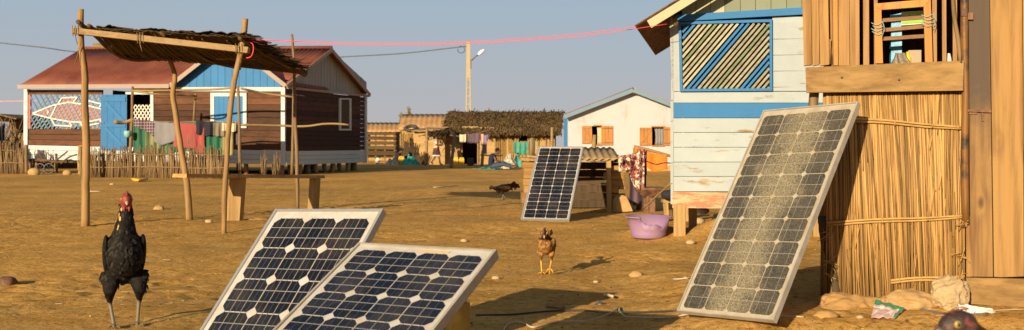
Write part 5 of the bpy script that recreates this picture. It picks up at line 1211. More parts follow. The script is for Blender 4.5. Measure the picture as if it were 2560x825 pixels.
# fence of reeds, rusty roofs
rfn = thing('reed_fence', 'straw coloured reed fence between the pen and the lean-to', 'fence', P(1010, 405, 58)); mb = MB(); FF = Fr((P(985, 0, 57).x, 57), (1, 0))
strips(FF, mb, 986, 1036, lambda x: 406, lambda x: 333 + 3 * math.sin(x), 40, -.03, .0, .2, 0, .06); part('reeds', mb, M['hut_reed'], rfn)
def roofhut(label, px0, px1, yr, ye, Y, slant, mat='rust_roof', dep=4):
    r = thing('tin_roofed_hut', label, 'hut', P((px0 + px1) / 2, 400, Y), 'rusty roofed huts behind'); fr = Fr((P(px0, 0, Y).x, Y), (1, 0))
    A = P(px0 + slant, yr, Y + dep / 2); B = P(px1, yr, Y + dep / 2); C = P(px1, ye, Y); D = P(px0, ye, Y)
    mb = MB(); corr(mb, A, B, C, D, .30, .014, .02); zE = D.z; corr(mb, A, B, Vector((C.x, Y + dep, zE)), Vector((D.x, Y + dep, zE)), .30, .014, .02, 0, -1); part('roof', mb, M[mat], r)
    mb = MB(); u1_ = fr.pix(px1, 380)[0] - .1; fr.bx(mb, .15, u1_, -.02, zE + .1, -.3, -.22); fr.bx(mb, .15, .25, -.02, zE + .1, -dep + .3, -.31); fr.bx(mb, u1_ - .1, u1_, -.02, zE + .1, -dep + .3, -.31); fr.bx(mb, .15, u1_, -.02, zE + .1, -dep + .2, -dep + .28); part('wall', mb, M['hut_reed'], r); return r
roofhut('far hut whose low rusty roof shows just right of the boarded house', 908, 1002, 307, 330, 66, 2)
roofhut('far hut with the tall orange rusty roof left of the thatch', 996, 1128, 286, 324, 60, 10)
mb = MB(); c = P(1028, 321, 57.4); pts = [c + Vector((.30 * math.cos(k * .3927), .12 * math.sin(k * .3927), .13 * math.sin(k * .3927))) for k in range(17)]; mb.tube(pts, .10, 8); single('tyre', mb, M['black_wire'], 'old black tyre lying on the eave of the rusty roof', 'tyre')
for x, y, s, lb in ((1005, 322, .13, 'pale rock weighing down the rusty roof left of the tyre'), (1045, 324, .12, 'rounded rock on the roof edge right of the tyre'), (1038, 327, .10, 'small rock just under the tyre on the roof edge')):
    mb = MB(); mb.ell(P(x, y, 57.6), (s * 1.4, s, s), None, 10, 7); single('rock', mb, M['stone2'], lb, 'rock')
for (x, y0, y1, Yt) in ((1023, 272, 290, 90), (1003, 290, 300, 90)):
    r = thing('palm_tuft', 'tiny far treetop %s over the rusty roof' % ('tall and thin' if x > 1010 else 'low and yellowish'), 'tree', P(x, 380, Yt)); mb = MB(); mb.tube([P(x, 390, Yt), P(x, y0 + 6, Yt)], .12, 6); part('trunk', mb, M['beam_dark'], r)
    mb = MB()
    for i in range(60): p = P(x, (y0 + y1) / 2, Yt); d = Vector((random.gauss(0, .12), random.gauss(0, .12), random.gauss(0, .3))); mb.board(p + d * .3, p + d, .08, .01, (random.random(), 1, 0))
    part('crown', mb, two('olive_leaf', (.10, .10, .04), (.2, .19, .07), 3), r)
# extra far roofs / walls so that the village goes on past the thatch
# ================================================================== street pole, cables, red line
up_ = thing('concrete_pole', 'tall pale concrete pole with a small street lamp behind the thatched hut', 'utility pole', (P(1172, 0, 62).x, 62, 0))
Yp = 62; c0 = P(1171, 0, Yp).x; zt = P(0, 106, Yp).z; zh = P(0, 196, Yp).z
mb = MB(); mb.add([(c0 + x * (.19 if z < 1 else .105), Yp + y * .10, z) for z in (0, zt) for x, y in ((-1, -1), (1, -1), (1, 1), (-1, 1))][:0], []) 
def taper(z): return lerp(.20, .11, z / zt)
for sgn in (-1, 1):
    a0 = taper(0); vs = []
    for z in (0, zh): 
        w0 = taper(z); x_out = sgn * w0; x_in = sgn * w0 * .45
        vs += [(c0 + x_out, Yp - .1, z), (c0 + x_in, Yp - .1, z), (c0 + x_in, Yp + .1, z), (c0 + x_out, Yp + .1, z)]
    mb.add(vs, [(0, 1, 2, 3), (7, 6, 5, 4), (0, 4, 5, 1), (1, 5, 6, 2), (2, 6, 7, 3), (3, 7, 4, 0)])
w0, w1 = taper(zh), taper(zt)
mb.add([(c0 - w0, Yp - .1, zh), (c0 + w0, Yp - .1, zh), (c0 + w0, Yp + .1, zh), (c0 - w0, Yp + .1, zh), (c0 - w1, Yp - .09, zt), (c0 + w1, Yp - .09, zt), (c0 + w1, Yp + .09, zt), (c0 - w1, Yp + .09, zt)], [(0, 1, 2, 3), (7, 6, 5, 4), (0, 4, 5, 1), (1, 5, 6, 2), (2, 6, 7, 3), (3, 7, 4, 0)])
for k in range(9):
    z = zh - .1 - k * .48
    if z > 0: mb.box((c0, Yp, z), (taper(z) * .9, .17, .07))
part('shaft', mb, M['concrete'], up_)
mb = MB(); mb.tube([P(1179, 151, Yp), P(1190, 141, Yp), P(1198, 136, Yp)], .035, 6); part('arm', mb, M['metal'], up_)
mb = MB(); a, b = P(1195, 137, Yp), P(1211, 124, Yp); mb.tube([a, a.lerp(b, .25), a.lerp(b, .6), b], [.05, .10, .12, .06], 10); part('lamp', mb, M['lamp_head'], up_)
mb = MB(); mb.box((c0 + .15, Yp - .02, P(0, 160, Yp).z), (.06, .06, .55)); part('fuse_box', mb, M['metal'], up_)
def wire(name, label, pts, r, mat, group=None, sub=8):
    mb = MB(); mb.path(pts, r, r, 5, 0, sub); return single(name, mb, mat, label, 'cable', group, origin=pts[0])
wire('overhead_cable', 'dark overhead cable passing behind the boarded house to the concrete pole', [P(-2200, -60, 58), P(-900, 30, 59), P(-160, 88, 60), P(0, 107, 60), P(110, 119, 60), P(195, 130, 60.5), P(450, 150, 61), P(700, 152, 61.5), P(860, 142, 61.8), P(1000, 134, 61.9), P(1110, 122, 62), P(1160, 116, 62), P(1172, 116, 62)], .035, M['cable'])
mb = MB(); cc = P(1153, 124, 61.9); mb.tube([cc + Vector((.21 * math.cos(t) * 1.0, 0, .20 * math.sin(t))) for t in np.linspace(2.6, -3.4, 26)], .03, 5); single('cable_loop', mb, M['cable'], 'spare loop of dark cable hanging left of the concrete pole', 'cable')
wire('overhead_cable', 'thin orange wire low at the far left beside the fish lattice', [P(-2200, 225, 45), P(-700, 262, 45), P(30, 253, 45), P(75, 252, 45)], .02, M['peach_cloth'])
Ae, Be = P(610, 97, 10.42), P(1592, 66, 9.1)
for k, (dy, lb) in enumerate(((0, 'upper red plastic line strung from the shelter post to the kiosk roof'), (4.5, 'lower red plastic line strung from the shelter post to the kiosk roof'))):
    pts = [Ae + Vector((0, 0, -k * .006))] + [P(x, y + dy * sstep(650, 900, x), lerp(10.42, 9.1, (x - 610) / 982)) for x, y in ((735, 103), (880, 107), (1040, 107.5), (1175, 104), (1330, 95), (1470, 82 if k == 0 else 84))] + [P(1592 if k == 0 else 1668, 66 if k == 0 else 60, 9.1)]
    wire('red_line', lb, pts, .0026, M['red_line'], 'red plastic lines')
mb = MB()
for k in range(4): mb.tube([P(609, 95 + k, 10.42) + Vector((.03 * math.cos(t), .03 * math.sin(t), 0)) for t in np.linspace(0, 6.3, 10)], .004, 5)
mb.path([P(612, 97, 10.38), P(618, 104, 10.36), P(632, 110, 10.36), P(633, 128, 10.36), P(627, 142, 10.35), P(616, 145, 10.35)], .004, .006, 6); single('red_tie', mb, M['red_line'], 'red tie wound round the shelter post with a loose orange tail', 'tie')
for _k in ('feather_black', 'feather_brown', 'feather_dark', 'feather_gold', 'net_green', 'thatch', 'hair', 'black_cloth', 'skirt', 'navy_cloth', 'denim'):
    _b = M[_k].node_tree.nodes['Principled BSDF']; _b.inputs['Specular IOR Level'].default_value = .12; _b.inputs['Roughness'].default_value = .75
# ================================================================== chickens
def rotY(a): return Matrix.Rotation(a, 3, 'Y')
def fowl(label, loc, heading, d, scale=1.0, vox=.0045, seed=1, nfeather=900, legmat='shank_grey', feathers=('feather_black', 'feather_dark'), skin='comb', beakmat='beak', name='rooster', cat='rooster', fl_s=1.0):
    """d: local pose in metres, x forward, y left, z up, feet on z = 0"""
    rng = random.Random(seed); r = thing(name, label, cat, loc); r.rotation_euler = (0, 0, heading); r.scale = (scale,) * 3; ORG[r.name] = Vector((0, 0, 0))
    mb = MB()
    for c, rad, a in d['body']: mb.ell(c, rad, rotY(a), 20, 14)
    nk = d['neck']; mb.path([p for p, _ in nk], 1, 1, 14, 0, 4)
    pts = [v for v in mb.v]; # rebuild the neck with its own radii
    n_ring = (len(nk) - 1) * 4 + 1; base = len(mb.v) - n_ring * 14
    for i in range(n_ring):
        t = i / 4; k = min(int(t), len(nk) - 2); f = t - k; rad = lerp(nk[k][1], nk[k + 1][1], f)
        ring = mb.v[base + i * 14: base + (i + 1) * 14]; cx = [sum(q[a] for q in ring) / 14 for a in range(3)]
        for j in range(14): q = ring[j]; mb.v[base + i * 14 + j] = tuple(cx[a] + (q[a] - cx[a]) * rad for a in range(3))
    H = Vector(d['head']); hr = d.get('hr', (.037, .024, .029)); ha = d.get('ha', .15); mb.ell(H, hr, rotY(ha), 16, 12); mb.ell(H + rotY(ha) @ Vector((.018, 0, -.006)), (.022, .017, .018), rotY(ha), 12, 8)
    foots = []
    for leg in d['legs']:
        hip, knee, hock, foot = [Vector(q) for q in leg]
        mb.tube([hip, hip.lerp(knee, .5), knee, knee.lerp(hock, .55), hock], [q_ * d.get('lr', 1) for q_ in (.050, .041, .029, .017, .0115)], 12)
        mb.tube([hock + (hock - foot) * .02, hock.lerp(foot, .3), hock.lerp(foot, .8), foot], [q_ * (1 if 'lr' not in d else .8) for q_ in (.0115, .0088, .0085, .010)], 10)
        foots.append((hock, foot))
        up = foot.z
        for a, L in ((0, .062), (.55, .050), (-.55, .050), (math.pi, .026)):
            dr = Vector((math.cos(a), math.sin(a), 0)); e = foot + dr * L; e.z = .004 if up < .03 else foot.z - .03 * (L / .05)
            m_ = foot.lerp(e, .5); m_.z += .006; mb.tube([foot, m_, e], [.0072, .0058, .0035], 8)
    vs, fs, cs, ns = voxel(mb, vox, 3)
    b = MB(); b.v = vs; b.f = fs; hk = max(h.z for h, f in foots); ref = Vector(d['neck'][-1][0])
    for c in cs:
        leg = any((c - (h.lerp(f, max(0, min(1, (c - h).dot(f - h) / max(1e-6, (f - h).length_squared)))))).length < .022 for h, f in foots) or c.z < .012
        toes = any((c - f).length < .07 and c.z < f.z + .012 for h, f in foots)
        hd = (c - H).length < max(hr) * 1.25 and (c - H).dot((H - ref).normalized() if (H - ref).length > 1e-4 else Vector((0, 0, 1))) > -.022
        b.m.append(2 if (leg or toes) else (1 if hd else (3 if d.get('darkneck') and c.z > d['neckz'] else 0))); b.sm.append(True)
    part('body', b, [M[feathers[0]], M[skin], M[legmat], M['feather_dark']], r)
    # overlapping feathers
    fm = MB(); idx_ = [i for i, m_ in enumerate(b.m) if m_ in (0,)]; flow0 = Vector(d.get('flow', (-.75, 0, -.65)))
    for i in rng.sample(idx_, min(nfeather, len(idx_))):
        c, n = cs[i], ns[i]
        if c.z < hk + .11 and rng.random() < .96: continue
        n = Vector(n).normalized(); fl = flow0 + Vector([rng.gauss(0, .16) for _ in range(3)])
        if c.z > d.get('neckz', .42): fl = Vector((0, 0, -1)) + Vector([rng.gauss(0, .1) for _ in range(3)])
        t_ = (fl - n * fl.dot(n))
        if t_.length < .2: continue
        t_.normalize(); s_ = n.cross(t_); L = rng.uniform(.022, .040) * fl_s * (.75 if c.z > d.get('neckz', .42) else 1); w_ = L * rng.uniform(.2, .3); q = Vector(c)
        fm.add([q, q + t_ * L * .4 + s_ * w_ + n * .001, q + t_ * L * .85 + s_ * w_ * .7 + n * .001, q + t_ * L + n * .0015, q + t_ * L * .85 - s_ * w_ * .7 + n * .001, q + t_ * L * .4 - s_ * w_ + n * .001, q + t_ * L * .5 + n * .0035], [(0, 1, 6), (1, 2, 6), (2, 3, 6), (3, 4, 6), (4, 5, 6), (5, 0, 6)], (2 if (name == 'rooster' and .47 < c.z < .585 and c.y < -.012 and rng.random() < .55) else 0) if rng.random() < .72 else 1, True)
    part('plumage', fm, [M[feathers[0]], M[feathers[1]], M['feather_gold']], r)
    # wings: layered flight feathers over a shell
    for sg in (1, -1):
        wv = d['wing']; wm = MB(); a, e = Vector(wv[0]), Vector(wv[1]); a.y *= sg; e.y *= sg; ax = e - a; L = ax.length; rot = ax.to_track_quat('X', 'Z').to_matrix(); wm.ell(a.lerp(e, .45), (L * .56, .020, wv[2]), rot, 18, 12)
        for k in range(24):
            q = a.lerp(e, rng.uniform(.05, .75)) + rot @ Vector((0, sg * .018, rng.uniform(-.8, .6) * wv[2])); dd = (ax.normalized() + Vector((rng.gauss(0, .08), 0, rng.gauss(-.03, .10)))).normalized(); LL = L * rng.uniform(.28, .45)
            wm.board(q, q + dd * LL, .020, .0025, (0, sg, .25))
        part('wing', wm, M[feathers[0] if k % 2 else feathers[0]], r)
    tm = MB()
    for k in range(d.get('ntail', 11)):
        q = Vector(d['tail'][0]) + Vector((0, rng.gauss(0, .014), rng.gauss(0, .012))); dd = Vector(d['tail'][1]) + Vector((rng.gauss(0, .02), rng.gauss(0, .03), rng.gauss(0, .03))); mid = q + dd * .5 + Vector((0, 0, .02))
        tm.board(q, mid, .03, .004, (0, 1, .3)); tm.board(mid, q + dd + Vector((0, 0, -.01)), .032, .004, (0, 1, .2))
    part('tail', tm, M[feathers[0]], r)
    R_ = rotY(ha)
    bk = MB(); p0 = H + R_ @ Vector((hr[0] * .75, 0, -.004)); bk.tube([p0, p0 + R_ @ Vector((.014, 0, .001)), p0 + R_ @ Vector((.026, 0, -.007))], [.0105, .0075, .0015], 10); part('beak', bk, M[beakmat], r)
    for sg in (1, -1):
        p0 = H + R_ @ Vector((.012, sg * hr[1] * .88, .007)); em = MB(); em.ell(p0, (.0075, .0045, .0075), None, 12, 8); ey = part('eye', em, M['eye_y'], r)
        em = MB(); em.ell(p0 + Vector((0, sg * .0032, 0)), (.0038, .0022, .0038), None, 10, 6); part('pupil', em, M['eye_b'], ey)
    cm = MB(); cs_ = d.get('comb', 1.0)
    for k in range(5): cm.ell(H + R_ @ Vector((.026 - .012 * k, rng.uniform(-.004, .004), hr[2] * .86 + .003)), (.008, .007 * cs_, .009 * cs_), None, 8, 6)
    part('comb', cm, M[skin], r)
    if d.get('wattle'):
        for sg in (1, -1): cm = MB(); cm.ell(H + R_ @ Vector((.018, sg * .011, -hr[2] - .004)), (.009, .006, .016), None, 10, 7); part('wattle', cm, M[skin], r)
    return r
cock = dict(body=[((.035, 0, .345), (.105, .082, .100), -.9), ((-.035, 0, .285), (.125, .078, .085), -.45), ((.045, 0, .39), (.07, .075, .07), 0)],
            neck=[((.02, 0, .40), .070), ((.045, 0, .455), .050), ((.052, .004, .51), .037), ((.058, .006, .56), .029), ((.062, .006, .59), .026)], head=(.075, .008, .603), hr=(.037, .027, .034), ha=.25,
            legs=[((-.01, .058, .25), (.035, .068, .17), (-.02, .066, .118), (.0, .058, .012)), ((-.01, -.055, .25), (.03, -.066, .17), (-.02, -.064, .112), (.02, -.046, .012))],
            wing=((.05, .082, .41), (-.15, .072, .24), .062), tail=((-.13, 0, .26), (-.20, 0, -.08)), flow=(-.45, 0, -.85), neckz=.44, wattle=True, comb=.6)
pr = G(311, 816); fowl('tall black gamecock with a bare red head standing at the front left', pr, -R(90) + R(22), cock, 1.0, .0042, 3, 1500, feathers=('feather_black', 'feather_sheen'))
# straw-coloured hackle feathers on the cock
pull = dict(lr=.60, body=[((.02, 0, .195), (.085, .057, .064), -.35), ((-.05, 0, .19), (.085, .050, .052), -.1), ((.045, 0, .205), (.045, .050, .055), 0)],
            neck=[((.05, 0, .225), .040), ((.085, 0, .252), .029), ((.10, 0, .272), .021)], darkneck=True, head=(.112, -.004, .284), hr=(.027, .018, .022), ha=.55,
            legs=[((0, .032, .17), (.035, .036, .125), (.0, .034, .088), (.03, .026, .045)), ((.0, -.032, .17), (.035, -.036, .125), (-.005, -.036, .09), (.0, -.03, .008))],
            wing=((.045, .050, .225), (-.09, .040, .165), .036), tail=((-.11, 0, .20), (-.07, 0, .03)), flow=(-.9, 0, -.35), neckz=.235, ntail=7)
pp = G(1366, 685); fowl('small golden brown pullet walking towards the camera with one foot lifted', pp, -R(96), pull, 1.0, .0036, 5, 700, 'shank_yellow', ('feather_brown', 'feather_gold'), 'dark_skin_head', 'beak', 'pullet', 'chicken', .6)
hen = dict(lr=.62, body=[((.0, 0, .175), (.115, .062, .062), .12), ((.05, 0, .165), (.075, .056, .058), .3), ((-.07, 0, .20), (.08, .045, .045), .15)],
           neck=[((.08, 0, .175), .043), ((.13, 0, .178), .030), ((.165, 0, .188), .020)], head=(.183, 0, .190), hr=(.025, .017, .019), ha=.5,
           legs=[((.01, .03, .14), (.03, .032, .10), (.0, .032, .075), (.03, .028, .007)), ((.01, -.03, .14), (.02, -.032, .10), (-.012, -.032, .072), (-.02, -.028, .007))],
           wing=((.06, .056, .20), (-.12, .046, .19), .042), tail=((-.11, 0, .215), (-.10, 0, .015)), flow=(-1, 0, -.1), neckz=.5, ntail=14)
ph = G(1259, 500); fowl('small dark hen in side view pecking in the middle of the yard', ph, R(180), hen, 1.05, .004, 7, 500, 'shank_grey', ('feather_dark', 'feather_black'), 'dark_skin_head', 'beak', 'hen', 'chicken', .6)
near = dict(body=[((-.13, 0, .29), (.14, .082, .095), -.55), ((-.20, 0, .26), (.13, .078, .085), -.3), ((-.09, 0, .33), (.07, .07, .07), 0)],
            neck=[((-.09, 0, .36), .065), ((-.055, 0, .42), .046), ((-.03, 0, .47), .034), ((-.012, 0, .495), .028)], head=(.003, 0, .505), hr=(.040, .025, .028), ha=.18,
            legs=[((-.15, .058, .22), (-.11, .066, .15), (-.17, .064, .10), (-.14, .058, .012)), ((-.15, -.055, .22), (-.12, -.066, .15), (-.17, -.064, .10), (-.13, -.05, .012))],
            wing=((-.10, .082, .35), (-.32, .07, .25), .06), tail=((-.30, 0, .26), (-.2, 0, .02)), flow=(-.6, 0, -.7), neckz=.42, comb=.25)
hz_ = .531; fowl('brown-headed fowl close to the camera with only its head in the frame', (.868, 2.02, 0), R(180) + R(8), near, 1.0, .004, 9, 900, 'shank_grey', ('feather_dark', 'feather_brown'), 'dark_skin_head' if 'dark_skin_head' in M else 'comb', 'beak_dark')

# ================================================================== people
def person(label, loc, heading, J, top, bottom, scale=1.0, sleeves=None, skirt=None, hair_bun=False):
    r = thing('person', label, 'person', loc); r.rotation_euler = (0, 0, heading); r.scale = (scale,) * 3; ORG[r.name] = Vector((0, 0, 0)); V = lambda k: Vector(J[k])
    mb = MB()
    mb.path([V('pelvis'), V('waist'), V('chest'), V('neck')], 1, 1, 12, 0, 3); base = len(mb.v) - 10 * 12
    rad = [.125, .125, .115, .11, .115, .125, .125, .11, .07, .05]
    for i in range(10):
        ring = mb.v[base + i * 12: base + (i + 1) * 12]; c = [sum(q[a] for q in ring) / 12 for a in range(3)]
        for j in range(12): q = ring[j]; mb.v[base + i * 12 + j] = (c[0] + (q[0] - c[0]) * rad[i] * .82, c[1] + (q[1] - c[1]) * rad[i] * 1.25, c[2] + (q[2] - c[2]) * rad[i])
    mb.tube([V('neck') - Vector((0, 0, .04)), V('neck') + (V('head') - V('neck')) * .6], [.05, .045], 10)
    mb.ell(V('head'), (.088, .073, .108), None, 16, 12); f = (V('face') - V('head')).normalized(); mb.ell(V('head') + f * .085 - Vector((0, 0, .015)), (.016, .012, .02), None, 8, 6); mb.ell(V('head') + f * .04 - Vector((0, 0, .06)), (.045, .045, .05), None, 10, 8)
    for s in 'lr':
        sh_, el, ha_ = V('sh' + s), V('el' + s), V('ha' + s); mb.tube([sh_, sh_.lerp(el, .5), el, el.lerp(ha_, .5), ha_], [.052, .046, .037, .034, .025], 10)
        d_ = (ha_ - el).normalized(); mb.tube([ha_, ha_ + d_ * .05], [.026, .034], 8); sd = d_.cross(Vector((0, 0, 1))); sd = sd.normalized() if sd.length > .1 else Vector((0, 1, 0))
        for k in range(4): q = ha_ + d_ * .05 + sd * (.011 + .015 * (k - 2)) ; mb.tube([q, q + d_ * .045, q + d_ * (.07 - .006 * abs(k - 1)) - Vector((0, 0, .015))], [.009, .008, .006], 6)
        mb.tube([ha_ + d_ * .02 + sd * .025, ha_ + d_ * .06 + sd * .05], [.010, .008], 6)
        hp, kn, an, to = V('hp' + s), V('kn' + s), V('an' + s), V('to' + s); mb.tube([hp, hp.lerp(kn, .5), kn, kn.lerp(an, .35), an], [.088, .075, .055, .052, .035], 12); mb.tube([an - Vector((0, 0, .02)) - (to - an).normalized() * .03, an.lerp(to, .5) - Vector((0, 0, .015)), to], [.036, .034, .022], 8)
    vs, fs, cs, ns = voxel(mb, .014, 3); b = MB(); b.v = vs; b.f = fs; b.m = [0] * len(fs); b.sm = [True] * len(fs); part('body', b, M['skin'], r)
    hm = MB(); hm.ell(V('head') - f * .018 + Vector((0, 0, .022)), (.092, .080, .098), None, 16, 10)
    if hair_bun: hm.ell(V('head') - f * .11 + Vector((0, 0, -.02)), (.05, .045, .045), None, 10, 8)
    part('hair', hm, M['hair'], r)
    for k in (1, -1): em = MB(); em.ell(V('head') + f * .082 + Vector((0, k * .028, .012)), (.008, .010, .008), None, 8, 6); part('eye', em, M['white_cloth'], r)
    # shirt: loose shell round the torso and the upper arms
    sm_ = MB(); P4 = [V('pelvis') + Vector((0, 0, .02)), V('waist'), V('chest'), V('neck') - (V('neck') - V('chest')) * .15]; sm_.path(P4, 1, 1, 16, 0, 3); base = len(sm_.v) - 10 * 16; rad = [.155, .15, .14, .135, .14, .15, .15, .135, .10, .065]
    for i in range(10):
        ring = sm_.v[base + i * 16: base + (i + 1) * 16]; c = [sum(q[a] for q in ring) / 16 for a in range(3)]
        for j in range(16): q = ring[j]; k_ = rad[i] * (1 + .05 * math.sin(j * 2.4 + i)); sm_.v[base + i * 16 + j] = (c[0] + (q[0] - c[0]) * k_ * .85, c[1] + (q[1] - c[1]) * k_ * 1.25, c[2] + (q[2] - c[2]) * k_)
    if sleeves is not None:
        for s in 'lr': a_, b_ = V('sh' + s), V('sh' + s).lerp(V('el' + s), sleeves); sm_.tube([a_, b_], [.075, .068], 12)
    vs, fs, cs, ns = voxel(sm_, .016, 2); b = MB(); b.v = vs; b.f = fs; b.m = [0] * len(fs); b.sm = [True] * len(fs); part('shirt', b, M[top], r)
    if skirt:
        k_ = MB(); zt_, zb_ = skirt; c = V('pelvis')
        def fn(u, v):
            a = u * 2 * math.pi; R0 = lerp(.14, .18, v ** .8) * (1 + .07 * math.sin(a * 7) * v); return Vector((c.x + .02 + math.cos(a) * R0 * lerp(.85, 1.1, v), c.y + math.sin(a) * R0 * 1.0, lerp(zt_, zb_, v)))
        k_.grid(fn, 42, 8, 0, True, .0); part('skirt', k_, M[bottom], r)
        k_ = MB(); k_.grid(lambda u, v: Vector(fn(u, 1)) + Vector((0, 0, -.05 * v)) + (Vector(fn(u, 1)) - Vector((c.x, c.y, zb_))) * .02, 42, 2); part('hem', k_, M['white_cloth'], r)
    else:
        k_ = MB(); k_.ell(V('pelvis'), (.125, .165, .12), None, 14, 10)
        for s in 'lr': k_.tube([V('hp' + s), V('kn' + s), V('kn' + s).lerp(V('an' + s), .75)], [.105, .075, .062], 12)
        vs, fs, cs, ns = voxel(k_, .016, 2); b = MB(); b.v = vs; b.f = fs; b.m = [0] * len(fs); b.sm = [True] * len(fs); part('trousers', b, M[bottom], r)
    return r
walk = dict(pelvis=(0, 0, .80), waist=(.0, 0, .95), chest=(.0, 0, 1.14), neck=(.01, 0, 1.27), head=(.05, 0, 1.41), face=(.14, 0, 1.38), shl=(.0, .16, 1.21), shr=(.0, -.16, 1.21), ell=(.02, .19, .97), elr=(.03, -.19, .97), hal=(.24, .12, .95), har=(.27, -.12, .98),
            hpl=(0, .08, .78), hpr=(0, -.08, .78), knl=(-.03, .08, .42), knr=(.14, -.08, .43), anl=(-.22, .08, .13), anr=(.21, -.08, .07), tol=(-.13, .08, .03), tor=(.34, -.08, .03))
Yq = 50.0; person('woman in a flowered blouse and dark skirt walking past the pale porch pole', (P(1090, 0, Yq).x, Yq, 0), 0, walk, 'floral', 'skirt', .99, .9, (.90, .48), True)
sit = dict(pelvis=(0, 0, .13), waist=(-.03, 0, .28), chest=(.03, 0, .47), neck=(.12, 0, .58), head=(.22, 0, .68), face=(.29, 0, .63), shl=(.07, .16, .53), shr=(.07, -.16, .53), ell=(.16, .20, .32), elr=(.18, -.19, .32), hal=(.36, .10, .27), har=(.38, -.10, .28),
           hpl=(.03, .09, .12), hpr=(.03, -.09, .12), knl=(.42, .12, .24), knr=(.45, -.10, .18), anl=(.80, .12, .07), anr=(.84, -.10, .07), tol=(.90, .13, .15), tor=(.94, -.10, .15))
Yq = 39.6; person('man in a dark shirt sitting on the ground bent over a net in the shade', (P(1230, 0, Yq).x, Yq, .02), -.1, sit, 'navy_cloth', 'denim', 1.0, .35)
Yq = 50.5; person('dark figure crouching by the slatted pen behind the grey net heap', (P(993, 0, Yq).x, Yq, .04), -.1, sit, 'black_cloth', 'skirt', .95, .6)
Yq = 51.2; person('small child in a white top sitting at the foot of the slatted pen', (P(943, 0, Yq).x, Yq, .0), .3, sit, 'white_cloth', 'peach_cloth', .56, .8)

# ================================================================== things lying on the ground
def rock(label, c, r, seed, mat='stone', sub=3, sq=(1, 1, 1), name='stone', cat='stone', facet=.25):
    bm = bmesh.new(); bmesh.ops.create_icosphere(bm, subdivisions=sub, radius=1)
    mb = MB(); vs = []
    for v in bm.verts:
        n = v.co.normalized(); k = 1 + facet * mnoise.noise(n * 1.3 + Vector((seed, 0, 0))) + facet * .6 * mnoise.noise(n * 3.1 + Vector((0, seed, 0))) + facet * .25 * mnoise.noise(n * 8 + Vector((0, 0, seed)))
        vs.append(Vector(c) + Vector((n.x * k * r[0], n.y * k * r[1], n.z * k * r[2])))
    mb.add(vs, [tuple(v.index for v in f.verts) for f in bm.faces], 0, True); bm.free()
    return single(name, mb, M[mat], label, cat)
def hutp(px, py, n): return RF.pw(px, py, n)
p = hutp(2367, 728, .11); rock('round pale boulder against the foot of the reed wall', p, (.088, .075, .085), 4.2, 'stone', 5, facet=.28, name='boulder', cat='boulder')
p = hutp(2262, 748, .12); rock('low sandy rock lying between the dusty sack and the boulder', p + Vector((0, 0, .0)), (.14, .08, .062), 7.7, 'stone2', 5, facet=.2, name='rock', cat='rock')
p = hutp(2118, 768, .14); sk_ = rock('dust covered sack slumped at the corner of the reed hut', p + Vector((0, 0, .012)), (.185, .10, .078), 9.1, 'sand', 5, facet=.3, name='sack', cat='sack')
p = G(2062, 788); rock('small lump of dry mud before the dusty sack', p, (.055, .04, .026), 2.2, 'sand', 3)
for i, (px, py, s, m, lb) in enumerate(((1160, 604, .022, 'pebble', 'pale pebble out in the yard behind the nearest panel'), (1590, 691, .030, 'stone2', 'pale rounded stone right of the walking pullet'), (1240, 697, .018, 'pebble', 'tiny stone beside the nearest panel edge'),
                                        (14, 712, .045, 'rust', 'reddish clod of earth at the left edge of the frame'), (1715, 697, .012, 'pebble', 'pale chip near the foot of the shattered panel'), (397, 524, .05, 'stone2', 'flat pale stone between the shelter posts'),
                                        (1490, 706, .012, 'pebble', 'tiny chip on the lit sand below the pullet'), (522, 556, .03, 'pebble', 'small white stone near the bench leg'), (280, 462, .035, 'pebble', 'white fleck of stone beyond the shelter'), (1030, 418, .05, 'pebble', 'small stone in the shaded strip before the nets'),
                                        (2215, 790, .010, 'pebble', 'little stone beside the green packet'), (1868, 793, .012, 'pebble', 'pebble under the lower frame of the shattered panel'), (2150, 797, .012, 'pebble', 'pebble between the sack and the green packet'))):
    p = G(px, py); rock(lb, p + Vector((0, 0, s * .35)), (s * 1.5, s * 1.1, s * .85), i * 1.7, m, 2)
def stickobj(label, pts, r, mat='cream_wire', name='stick', cat='stick'):
    mb = MB(); mb.path([G(*q) + Vector((0, 0, r * 1.1)) for q in pts], r, r * .8, 6); return single(name, mb, M[mat], label, cat)
stickobj('pale bone-like stick on the sand between two shadows', [(1509, 741), (1520, 742), (1533, 746)], .010)
stickobj('thick orange brown twig on the edge of the long shadow', [(1366, 770), (1385, 772), (1410, 775)], .013, 'beam_pale')
stickobj('thin pale twig left of the shattered panel', [(1683, 700), (1705, 699), (1727, 695)], .005)
stickobj('short pale straw beyond the shelter at the left', [(222, 480), (252, 480)], .012)
stickobj('dry yellow scrap of hose in front of the stick fence', [(331, 452), (345, 455), (368, 452)], .04, 'yellow_plastic', 'hose', 'hose')
stickobj('long pale straw lying in front of the hut door', [(2340, 801), (2420, 799), (2500, 801), (2570, 799)], .0028)
stickobj('pale stick lying in the middle of the yard behind the hen', [(1085, 470), (1145, 466)], .014)
for px, py, w_, h_, lb in ((645, 549, .16, .035, 'heap of yellow straw by the second bench leg'), (1500, 762, .03, .02, 'dark flat scrap lying in the shadow near the wire')):
    heap('litter_heap', lb, M['reed_x'] if px < 1000 else M['metal'], px, py, G(px, py).y, w_, w_ * .6, h_, px, 'litter')
def gwire(name, label, px, r, mat):
    mb = MB(); mb.path([G(*q) + Vector((0, 0, r + (q[2] if len(q) > 2 else 0))) if False else G(q[0], q[1]) + Vector((0, 0, r * .9)) for q in px], r, r, 6, 0, 5); return single(name, mb, M[mat], label, 'cable', origin=G(*px[0]))
